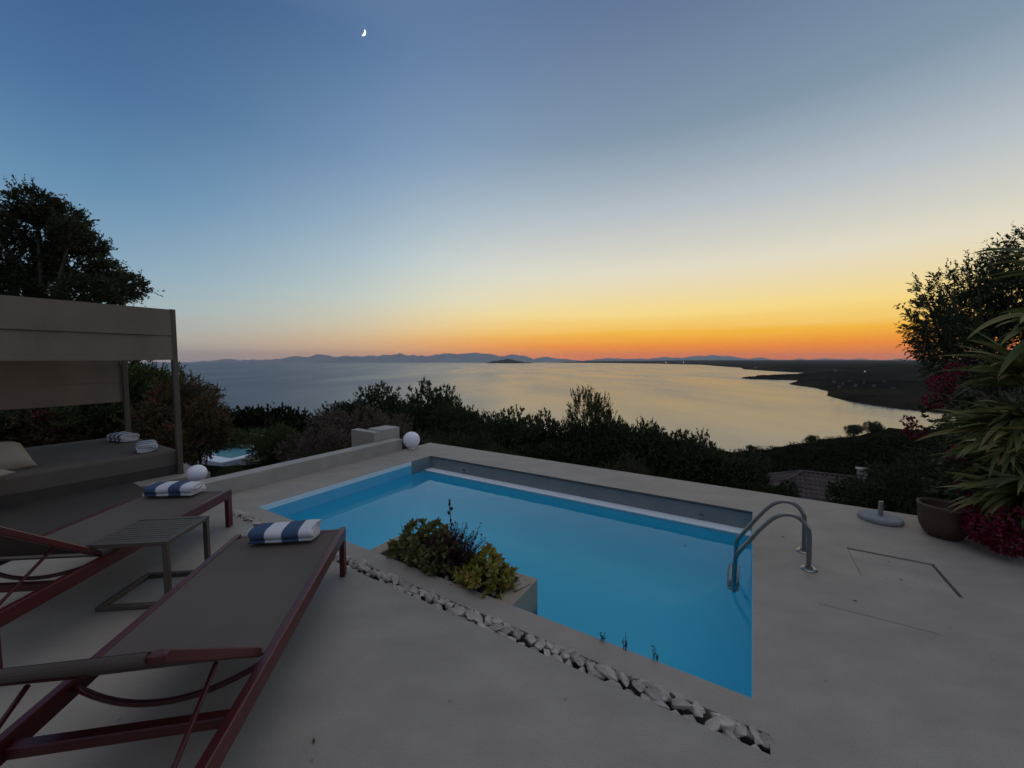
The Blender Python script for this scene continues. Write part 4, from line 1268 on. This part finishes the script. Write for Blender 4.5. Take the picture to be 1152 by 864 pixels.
# weeds growing from the near rim joint
for (s, hgt, lab) in ((-.53, .075, 'thin dark weed sprig on the near pool edge, tallest of the three'), (-.655, .035, 'short dark weed sprig on the near pool edge, closest to the planter'), (-.375, .05, 'thin dark weed sprig on the near pool edge, farthest from the planter')):
    w = thing('weed', lab, 'weed', W(s, -.004, 0), A0)
    rng = np.random.default_rng(int(-s * 1000)); kk = 4
    B = rng.normal(size=(kk, 3)) * np.array([.006, .002, 0]); d = rng.normal(size=(kk, 3)) * .16 + np.array([0, 0, 1]); SL = hgt * 1.4 * rng.uniform(.35, 1, kk); SL[0] = hgt * 1.4
    v, f = shoots_to_leaves(B, d, SL, 12, .015, .005, rng); v2, f2 = twigs(B, d, SL, .0016)
    A = assemble([(v, f, 0), (v2, f2, 0)]); link('sprig', npmesh('sprig', A[0], A[1], 'heath'), w)

# rocks on the bank behind the parapet and under the daybed end
rock = [stone_mesh(100 + i, .16, .11, .09) for i in range(5)]
rk = random.Random(12)
for k in range(22):
    t = -.35 + k * .13 + rk.uniform(-.04, .04); s = DECK_L - .34 - rk.uniform(0, .22)
    o = bpy.data.objects.new('rock', rock[k % 5]); COL.objects.link(o)
    o.location = W(s, t, float(ground(*W(s, t)[:2])) + rk.uniform(.02, .08)); o.rotation_euler = (rk.uniform(-.3, .3), rk.uniform(-.3, .3), rk.uniform(0, 6)); o.scale = [rk.uniform(.55, 1.05)] * 3
    tag(o, 'grey rock in the border behind the left parapet', 'rock', 'rocks edging the bank behind the parapet')

# ------------------------------------------------------------------ lower garden pool
lp = thing('lower_pool', 'small turquoise pool with pale edges in the garden below, left of the parapet', 'pool')
lp.scale = (1.15, 1.15, 1); lp.location = (-12.3, 17.4, -2.45); lp.rotation_euler = (0, 0, R(-23))
b = MB(); b.box(-2.6, 1.75, -1.7, -1.2, -.6, .06, bev=.02); b.box(-2.6, 1.75, 1.75, 2.1, -.6, .06, bev=.02); b.box(1.4, 1.75, -1.19, 1.74, -.6, .055, bev=.02); b.box(-2.6, 1.39, .28, .5, -.6, .05, bev=.02)
b.build('coping', 'white_tile', lp)
b = MB(); b.box(-2.6, 1.39, -1.19, .279, -.6, -.1); b.box(-2.6, 1.39, .501, 1.749, -.6, -.08); b.build('lining', 'liner', lp)
M['water_flat'] = mat('shallow water', (0.24, 0.52, 0.56), 0.08, (0.14, 0.38, 0.46), 1.3)
b = MB(); quad(b, [(-2.6, -1.19, -.02), (1.39, -1.19, -.02), (1.39, .279, -.02), (-2.6, .279, -.02)]); quad(b, [(-2.6, .501, -.015), (1.39, .501, -.015), (1.39, 1.749, -.015), (-2.6, 1.749, -.015)])
b.build('water', 'water_flat', lp)

# ------------------------------------------------------------------ house below
hx_ = thing('house', 'house with a hipped clay tile roof on the slope below the terrace', 'house')
pr = pix(944, 522, Y=24.0)
hx_.location = (pr.x, 24.0, -10.65); hx_.rotation_euler = (0, 0, R(-31))
RW, RD, EZ, RZ = 5.2, 3.4, 3.1, 4.95       # half length, half depth, eave and ridge heights
rg = RW - RD * 1.0


def roof_slope(b, e0, e1, r0, r1):
    """corrugated tile slope between eave e0-e1 and ridge r0-r1"""
    e0, e1, r0, r1 = map(Vector, (e0, e1, r0, r1)); L = (e1 - e0).length; d = (e1 - e0).normalized()
    up = ((r0 + r1) / 2 - (e0 + e1) / 2); nrm = d.cross(up).normalized()
    if nrm.z < 0: nrm = -nrm
    NU, NV = int(L / .055), 11; vs = []
    for j in range(NV + 1):
        for jj_ in ((0,) if j in (0, NV) else (0, 1)):
            v_ = j / NV; a = e0.lerp(r0, v_); c = e1.lerp(r1, v_)
            lift = .035 if jj_ == 1 else 0.0
            for i in range(NU + 1):
                x = L * i / NU; q = e0 + d * x
                la, lc = (a - e0).dot(d), (c - e0).dot(d); xx = min(max(x, la), lc)
                base_ = e0 + d * xx + (a - e0 - d * la)
                vs.append(base_ + nrm * (.045 * math.sin(2 * math.pi * x / .24) + lift + .02))
    rows = len(vs) // (NU + 1); N = NU + 1
    b.add(vs, [(j * N + i, j * N + i + 1, (j + 1) * N + i + 1, (j + 1) * N + i) for j in range(rows - 1) for i in range(NU)])


b = MB(); o_ = .35
E_ = [(-RW - o_, -RD - o_, EZ - .12), (RW + o_, -RD - o_, EZ - .12), (RW + o_, RD + o_, EZ - .12), (-RW - o_, RD + o_, EZ - .12)]
roof_slope(b, E_[0], E_[1], (-rg, 0, RZ), (rg, 0, RZ)); roof_slope(b, E_[1], E_[2], (rg, 0, RZ), (rg, .001, RZ))
roof_slope(b, E_[2], E_[3], (rg, 0, RZ), (-rg, 0, RZ)); roof_slope(b, E_[3], E_[0], (-rg, .001, RZ), (-rg, 0, RZ))
for (p, q) in ((E_[0], (-rg, 0, RZ)), (E_[1], (rg, 0, RZ)), (E_[2], (rg, 0, RZ)), (E_[3], (-rg, 0, RZ)), ((-rg, 0, RZ), (rg, 0, RZ))):
    p, q = Vector(p) + Vector((0, 0, .04)), Vector(q) + Vector((0, 0, .04)); b.tube([p.lerp(q, k / 20) for k in range(21)], [.085 + .02 * (k % 2) for k in range(21)], 8)
rf = b.build('roof', 'roof', hx_)
b = MB(); b.box(-RW, RW, -RD, RD, -1.5, EZ - .1); b.build('wall', 'house', hx_)
b = MB(); b.box(.9, 1.35, -.25, .2, RZ - .6, RZ + .55, bev=.01); b.box(.82, 1.43, -.33, .28, RZ + .551, RZ + .66, bev=.01)
b.build('chimney', 'house_pale', rf)
for x in (-3.4, -1.2, 1.2, 3.4):
    b = MB(); b.box(x - .5, x + .5, -RD - .03, -RD - .002, 1.0, 2.2, bev=.005); wd = b.build('window', 'house_pale', hx_)
    b = MB(); b.box(x - .42, x + .42, -RD - .04, -RD - .031, 1.08, 2.12); b.build('pane', 'glass_dark', wd)
p = pix(845, 538, Y=9.5)
gl2 = thing('garden_lamp', 'tiny white garden lamp among the dark shrubs behind the ladder', 'lamp', (p.x, p.y, p.z - .9))
b = MB(); b.tube([(0, 0, -.4), (0, 0, .86)], .018, 8); b.build('post', 'taupe_metal', gl2)
b = MB(); b.lathe([(.001, .85), (.05, .87), (.065, .91), (.05, .95), (.001, .97)], 14); b.build('globe', 'globe', gl2, smooth=True)

# ------------------------------------------------------------------ scrub over the hillside (uncountable)
rng = np.random.default_rng(77)
VV, FF = [], []; off = 0
cnt = 0
while cnt < 3400:
    az_ = math.radians(rng.uniform(-62, 66)); d = 26 * (400 / 26) ** rng.uniform(0, 1)
    x, y = d * math.sin(az_), d * math.cos(az_)
    hx1, hy1 = x - hx_.location.x, y - hx_.location.y
    ca, sa = math.cos(R(31)), math.sin(R(31)); qx, qy = hx1 * ca - hy1 * sa, hx1 * sa + hy1 * ca
    if abs(qx) < 6.6 and abs(qy) < 4.8: continue
    if az_ < R(-18) and 12 < d < 26: continue
    s = (x - OX) * UX + (y - OY) * UY; t = -(x - OX) * UY + (y - OY) * UX
    if t < DECK_F + 1.6 and s > DECK_L - 4: continue
    if s < DECK_L and t < 9: continue
    z = float(ground(x, y))
    if z < -59.5: continue
    line = -.245 * d + .6                      # keep the near scrub below the sight line to the roof and bay
    r = rng.uniform(.6, 1.2) * (1 + min(1.4, (d - 26) / 90))
    k = 130 if d < 60 else 70
    dd_ = rng.normal(size=(k, 3)); dd_ /= np.linalg.norm(dd_, axis=1, keepdims=True)
    P = np.array([x, y, z + r * .45]) + dd_ * np.array([r, r, r * .8]) * rng.uniform(.4, 1, (k, 1))
    v, f = leaves(P, dd_ + rng.normal(size=(k, 3)) * .6 + np.array([0, 0, .4]), r * .30, r * .17, rng)
    VV.append(v); FF.append(f + off); off += len(v); cnt += 1
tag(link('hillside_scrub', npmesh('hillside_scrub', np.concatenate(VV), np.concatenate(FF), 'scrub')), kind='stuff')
# few separate trees on the skyline of the slope
pine = []
def crest(px):
    """distance and photo row of the slope's skyline in the direction of a photo column"""
    best = (9e9, 0)
    for d in np.geomspace(40, 420, 120):
        p = pix(px, 500, Y=float(d)); z = float(ground(p.x, p.y))
        row = 405.2 + 438 * (H - z) / d
        if z > -59.8 and row < best[0]: best = (row, d)
    return best


for (px, py, D_, r, lab) in ((985, 479, 120, 3.2, 'dark rounded pine on the near shore skyline, largest of the slope trees'), (915, 491, 150, 2.0, 'small rounded tree on the slope skyline below the bay'), (846, 501, 90, 1.6, 'small dark tree at the left end of the slope skyline'), (960, 484, 130, 3.0, 'rounded dark pine touching the largest slope tree on its left')):
    D_ = crest(px)[1] * .93; r = r * D_ / 130
    p = pix(px, py, Y=D_); zg = float(ground(p.x, p.y)); hgt = min(max(1.2 * r, p.z - zg), 2.2 * r)
    lum = []
    rg_ = np.random.default_rng(int(px))
    for k in range(9):
        a = rg_.uniform(0, 6.28); q = rg_.uniform(.1, .8)
        lum.append((np.array((math.cos(a) * r * q, math.sin(a) * r * q, hgt - r * .45 + rg_.uniform(-.5, .25) * r)), (r * .48, r * .48, r * .38), 1))
    tree('pine_tree', lab, (p.x, p.y, zg), lum, 150, r * .12, 9, r * .08, r * .045, 'leaf_dark', int(px), r * .05, .3)

# ------------------------------------------------------------------ sea, coast, mountains
SEA = -60.0
m = bpy.data.materials.new('sea water'); M['sea'] = m
n2, l2 = nodes(m); b_ = n2['Principled BSDF']
b_.inputs['Base Color'].default_value = (0.060, 0.070, 0.088, 1); b_.inputs['Roughness'].default_value = 0.16; b_.inputs['IOR'].default_value = 1.9
t2 = n2.new('ShaderNodeTexCoord')
def sea_noise(sx, sy, sc, det):
    mp = n2.new('ShaderNodeMapping'); mp.inputs['Scale'].default_value = (sx, sy, 1); mp.inputs['Rotation'].default_value = (0, 0, R(20)); l2.new(t2.outputs['Object'], mp.inputs['Vector'])
    q = n2.new('ShaderNodeTexNoise'); q.inputs['Scale'].default_value = sc; q.inputs['Detail'].default_value = det; l2.new(mp.outputs['Vector'], q.inputs['Vector']); return q
w1, w2 = sea_noise(1, 1.0, .12, 5), sea_noise(1, .35, .006, 4)
bp = n2.new('ShaderNodeBump'); bp.inputs['Strength'].default_value = .3; bp.inputs['Distance'].default_value = .6
l2.new(w1.outputs['Fac'], bp.inputs['Height']); l2.new(bp.outputs['Normal'], b_.inputs['Normal'])
mr = n2.new('ShaderNodeMapRange'); mr.inputs['From Min'].default_value = .35; mr.inputs['From Max'].default_value = .65; mr.inputs['To Min'].default_value = .20; mr.inputs['To Max'].default_value = .29
# open water on the left is ruffled by the breeze, the bay in the lee of the coast lies calm
sx_ = n2.new('ShaderNodeSeparateXYZ'); l2.new(t2.outputs['Object'], sx_.inputs['Vector'])
dv = n2.new('ShaderNodeMath'); dv.operation = 'DIVIDE'; l2.new(sx_.outputs['X'], dv.inputs[0]); l2.new(sx_.outputs['Y'], dv.inputs[1])
lee = n2.new('ShaderNodeMapRange'); lee.interpolation_type = 'SMOOTHSTEP'; lee.inputs['From Min'].default_value = -.75; lee.inputs['From Max'].default_value = .12
lee.inputs['To Min'].default_value = 1; lee.inputs['To Max'].default_value = 0
l2.new(dv.outputs['Value'], lee.inputs['Value'])
l2.new(w2.outputs['Fac'], mr.inputs['Value'])
ro = n2.new('ShaderNodeMath'); ro.operation = 'MULTIPLY_ADD'; ro.inputs[1].default_value = .24; l2.new(lee.outputs['Result'], ro.inputs[0]); l2.new(mr.outputs['Result'], ro.inputs[2])
l2.new(ro.outputs['Value'], b_.inputs['Roughness'])
io = n2.new('ShaderNodeMapRange'); io.inputs['To Min'].default_value = 2.9; io.inputs['To Max'].default_value = 1.85; l2.new(lee.outputs['Result'], io.inputs['Value']); l2.new(io.outputs['Result'], b_.inputs['IOR'])
rr2 = np.concatenate([[100], np.geomspace(150, 14500, 40)]); aa2 = np.radians(np.linspace(0, 360, 121))
V3 = np.stack([rr2[:, None] * np.sin(aa2), rr2[:, None] * np.cos(aa2), np.full((len(rr2), 121), SEA)], -1).reshape(-1, 3)
ii, jj = np.meshgrid(np.arange(len(rr2) - 1), np.arange(120), indexing='ij')
F4 = np.stack([ii * 121 + jj, ii * 121 + jj + 1, (ii + 1) * 121 + jj + 1, (ii + 1) * 121 + jj], -1).reshape(-1, 4)[:, ::-1]
tag(link('sea', npmesh('sea', V3, F4, 'sea', smooth=True)), kind='structure')


def shore(pts): return np.array([[*pix(x, y, z=SEA)][:2] for x, y in pts])


def poly_dist(P, poly):
    """signed distance (positive inside) of points P to a closed polygon"""
    d = np.full(len(P), 1e12); ins = np.zeros(len(P), bool)
    for a, c in zip(poly, np.roll(poly, -1, 0)):
        e = c - a; w = P - a
        t = np.clip((w @ e) / (e @ e + 1e-9), 0, 1); q = w - t[:, None] * e
        d = np.minimum(d, (q ** 2).sum(1))
        cond = (a[1] > P[:, 1]) != (c[1] > P[:, 1])
        xi = a[0] + (P[:, 1] - a[1]) / (c[1] - a[1] + 1e-12) * e[0]
        ins ^= cond & (P[:, 0] < xi)
    d = np.sqrt(d); return np.where(ins, d, -d)


def vnoise(x, y, sc, seed):
    """smooth value noise"""
    g = np.random.default_rng(seed).random((256, 256)); x = x / sc; y = y / sc
    xi, yi = np.floor(x).astype(int), np.floor(y).astype(int); fx_, fy_ = x - xi, y - yi
    fx_, fy_ = fx_ * fx_ * (3 - 2 * fx_), fy_ * fy_ * (3 - 2 * fy_)
    q = lambda i, j: g[i % 256, j % 256]
    return (q(xi, yi) * (1 - fx_) + q(xi + 1, yi) * fx_) * (1 - fy_) + (q(xi, yi + 1) * (1 - fx_) + q(xi + 1, yi + 1) * fx_) * fy_


SH = [(616, 407.9), (690, 408.5), (740, 409.2), (790, 410.4), (815, 412.5), (833, 413.6), (836, 415.3), (858, 417), (890, 418.8), (923, 420.0),
      (905, 421.2), (880, 422.8), (850, 424.4), (832, 425.6), (848, 426.8), (880, 427.4), (911, 428.6), (896, 430.4), (886, 432), (900, 434.5), (917, 436.6), (931, 440.5), (929, 445), (942, 448.5), (955, 451.8), (984, 456.5), (1014, 460.5), (1045, 463.5), (1090, 468), (1160, 476)]
poly = shore(SH)
poly = np.concatenate([poly, [[2500, 900], [26000, 9000], [24000, 26000], [9000, 26000], [2200, 14000]]])
rr3 = np.geomspace(380, 17500, 300); aa3 = np.radians(np.linspace(1, 74, 420))
X = rr3[:, None] * np.sin(aa3); Yg = rr3[:, None] * np.cos(aa3); Pn = np.stack([X.ravel(), Yg.ravel()], 1)
dist = poly_dist(Pn, poly).reshape(X.shape)
D_ = np.hypot(X, Yg)
rise = np.minimum(np.maximum(dist, 0) * .05, 10) + 32 * (1 - np.exp(-np.maximum(dist, 0) / 1600)) * (.6 + .8 * vnoise(X, Yg, 700, 1)) + 30 * (1 - np.exp(-np.maximum(dist, 0) / 5000)) * vnoise(X, Yg, 2600, 2)
tr = np.maximum(0, vnoise(X, Yg, 40, 3) - .35) * 9 * np.clip(dist / 15, 0, 1) + np.random.default_rng(4).random(X.shape) * 4 * np.clip(dist / 10, 0, 1)
Z = np.where(dist > 0, SEA + rise * (D_ > 0) + np.where(D_ < 7000, tr, tr * .6), SEA - 3)
V3 = np.stack([X, Yg, Z], -1).reshape(-1, 3); na = len(aa3)
ii, jj = np.meshgrid(np.arange(len(rr3) - 1), np.arange(na - 1), indexing='ij')
keep = (dist[:-1, :-1] > -60) | (dist[1:, 1:] > -60)
F4 = np.stack([ii * na + jj, ii * na + jj + 1, (ii + 1) * na + jj + 1, (ii + 1) * na + jj], -1)[keep][:, ::-1]
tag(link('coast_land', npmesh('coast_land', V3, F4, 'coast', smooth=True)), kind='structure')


def ridge(name, prof_, D0, depth, seed, mtl='mount', foot=None):
    px = np.arange(prof_[0][0], prof_[-1][0] + .01, 1.0); py = np.interp(px, [p[0] for p in prof_], [p[1] for p in prof_])
    rg_ = np.random.default_rng(seed); py = py - (vnoise(px, px * 0, 15, seed) - .5) * 2.6 - (vnoise(px, px * 0, 5, seed + 1) - .5) * 1.3 - (vnoise(px, px * 0, 2, seed + 5) - .5) * .5
    rows = 9; V = []
    top = np.array([[*pix(a, b_q, Y=D0)] for a, b_q in zip(px, py)])
    for j in range(rows):
        u = j / (rows - 1) * 2 - 1
        k = 1 + u * depth / D0
        hgt = np.maximum(top[:, 2] - SEA + 2, 2) * (1 - abs(u)) ** .8 * (1 + (.35 * (vnoise(px + j * 17, px * 0 + j * 3.3, 7, seed + 2) - .5) if 0 < j < rows - 1 and u != 0 else 0))
        V.append(np.stack([top[:, 0] * k, top[:, 1] * k, np.where(hgt < 3, (foot or SEA) - 2, SEA - 2) + hgt], 1))
    V = np.concatenate(V); N = len(px)
    ii, jj = np.meshgrid(np.arange(rows - 1), np.arange(N - 1), indexing='ij')
    F = np.stack([ii * N + jj, ii * N + jj + 1, (ii + 1) * N + jj + 1, (ii + 1) * N + jj], -1).reshape(-1, 4)
    return tag(link(name, npmesh(name, V, F, mtl, smooth=True)), kind='structure')


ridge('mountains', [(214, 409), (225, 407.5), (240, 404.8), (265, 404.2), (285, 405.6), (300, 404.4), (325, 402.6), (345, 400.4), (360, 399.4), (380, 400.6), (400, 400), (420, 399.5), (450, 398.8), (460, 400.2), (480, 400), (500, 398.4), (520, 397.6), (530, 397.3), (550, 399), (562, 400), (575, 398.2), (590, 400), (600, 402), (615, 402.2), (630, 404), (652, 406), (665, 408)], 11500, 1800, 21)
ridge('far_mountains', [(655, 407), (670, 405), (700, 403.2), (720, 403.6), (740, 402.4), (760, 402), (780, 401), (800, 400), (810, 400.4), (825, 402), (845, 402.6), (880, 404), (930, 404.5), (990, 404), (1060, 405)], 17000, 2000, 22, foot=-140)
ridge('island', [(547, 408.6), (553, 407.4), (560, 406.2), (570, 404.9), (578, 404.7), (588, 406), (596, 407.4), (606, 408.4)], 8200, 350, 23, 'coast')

# lamps and a few far buildings along the coast
for k, (px, py, r, lab) in enumerate(((973, 418.0, 2.2, 'brightest distant lamp on the dark coast across the bay'), (940, 416.5, 1.1, 'faint distant lamp left of the brightest one on the coast'), (850, 413.2, 1.6, 'distant lamp near the tip of the upper headland'), (853, 412.4, 1.2, 'distant lamp just beside the headland tip lamp'), (920, 412.6, 1.3, 'faint distant lamp above the inlet between the two headlands'), (749, 407.6, 4.5, 'distant lamp on the far low shore under the sunset'), (769, 407.4, 3.5, 'distant lamp on the far low shore, right of its brighter neighbour'), (614, 407.0, 3.5, 'distant lamp on the low shore right of the small island'), (1003, 404.0, 4.0, 'small distant lamp close to the land horizon at the right'))):
    Yd = (1.55 - SEA - 20) / max(.012, (py - 405.2) / 438.0); Yd = min(Yd, 8500)
    p = pix(px, py, Y=Yd)
    t = thing('street_lamp', lab, 'lamp', (p.x, p.y, p.z - 6), 0, 'distant lamps along the coast')
    b = MB(); b.tube([(0, 0, -8), (0, 0, 5)], .3, 6); b.build('pole', 'taupe_metal', t)
    b = MB(); b.lathe([(.01, 6 - r * .8), (r * .7, 6 - r * .4), (r, 6), (r * .7, 6 + r * .4), (.01, 6 + r * .8)], 10); b.build('lamp', 'lampglow', t)
rh = random.Random(6)
hs = None
spots = [(938, 428.5), (948, 431), (956, 427.5), (963, 432.5), (944, 434), (972, 429), (983, 433), (995, 428), (926, 424), (905, 412), (890, 411.5), (1005, 436)]
words = ['above the third headland', 'nearest the inlet', 'beside a dark grove', 'lowest on the slope', 'close to the water', 'below the brightest lamp', 'on the right slope', 'high on the right slope', 'at the root of the second spit', 'on the upper headland', 'left of another on the upper headland', 'nearest the evergreen tree']
for (px, py), wd_ in zip(spots, words):
    Yd = (1.55 - SEA - 22) / ((py - 405.2) / 438.0); p = pix(px, py, Y=Yd)
    if hs is None:
        hs = thing('far_house', '', 'house', (0, 0, 0), 0, 'far houses across the bay')
        b = MB(); b.box(-7, 7, -4, 4, -8, 4); b.build('wall', 'house_far', hs)
        b = MB(); b.add([(-7.4, -4.4, 4.01), (7.4, -4.4, 4.01), (7.4, 4.4, 4.01), (-7.4, 4.4, 4.01), (-7.4, 0, 6), (7.4, 0, 6)], [(0, 1, 5, 4), (2, 3, 4, 5), (0, 4, 3), (1, 2, 5), (3, 2, 1, 0)]); b.build('roof', 'roof', hs)
        t = hs
    else:
        t = copy_tree(hs)
    t.location = (p.x, p.y, p.z - 1); t.rotation_euler = (0, 0, rh.uniform(0, 3)); t.scale = [rh.uniform(.22, .4)] * 3
    t['label'] = 'tiny pale house across the bay, ' + wd_

# ------------------------------------------------------------------ moon (a lit crescent far outside the air)
DM = 90000.0
c = pix(408, 36, Y=DM); RM = DM * 3.2 / 438
f_ = (c - Vector((0, 0, H))).normalized(); x_ = f_.cross(Vector((0, 0, 1))).normalized(); y_ = x_.cross(f_)
b = MB(); N = 24; a0 = R(-28)
out = []
for k in range(N + 1):
    t = -math.pi / 2 + math.pi * k / N
    out.append((RM * math.cos(t), RM * math.sin(t)))
inn = [(RM * .40 * math.cos(-math.pi / 2 + math.pi * k / N), RM * math.sin(-math.pi / 2 + math.pi * k / N)) for k in range(N + 1)]
vs = []
for dz in (-RM * .3, RM * .3):
    for ring in (out, inn):
        for (x, y) in ring:
            x2, y2 = x * math.cos(a0) - y * math.sin(a0), x * math.sin(a0) + y * math.cos(a0)
            vs.append(x_ * x2 + y_ * y2 + f_ * dz)
N1 = N + 1; fs = []
for k in range(N):
    fs.append((k, k + 1, N1 + k + 1, N1 + k)); o = 2 * N1; fs.append((o + k + 1, o + k, o + N1 + k, o + N1 + k + 1))
    fs.append((k + 1, k, o + k, o + k + 1)); fs.append((N1 + k, N1 + k + 1, o + N1 + k + 1, o + N1 + k))
b.add(vs, fs)
mo = b.build('moon', 'moon'); mo.location = c
tag(mo, 'thin bright crescent moon high in the blue dusk sky', 'moon')

# ------------------------------------------------------------------ air
HAZE = 3.0e-5
if HAZE:
    m = bpy.data.materials.new('evening haze'); M['haze'] = m
    n2, l2 = nodes(m); n2.remove(n2['Principled BSDF'])
    pv = n2.new('ShaderNodeVolumePrincipled'); pv.inputs['Color'].default_value = (.80, .86, .95, 1); pv.inputs['Density'].default_value = HAZE; pv.inputs['Anisotropy'].default_value = 0.2
    l2.new(pv.outputs['Volume'], n2['Material Output'].inputs['Volume'])
    b = MB(); b.box(-21000, 21000, -21000, 21000, -152, 330)
    tag(b.build('haze', 'haze'), kind='stuff')

# ------------------------------------------------------------------ render settings
vs_ = scene.view_settings
vs_.view_transform = 'Standard'; vs_.look = 'None'; vs_.exposure = 0.0; vs_.gamma = 1.0; vs_.use_curve_mapping = False
cy = scene.cycles
cy.max_bounces = 8; cy.diffuse_bounces = 4; cy.glossy_bounces = 4; cy.transmission_bounces = 6; cy.transparent_max_bounces = 8; cy.volume_bounces = 0
cy.use_denoising = True
cy.sample_clamp_indirect = 4.0
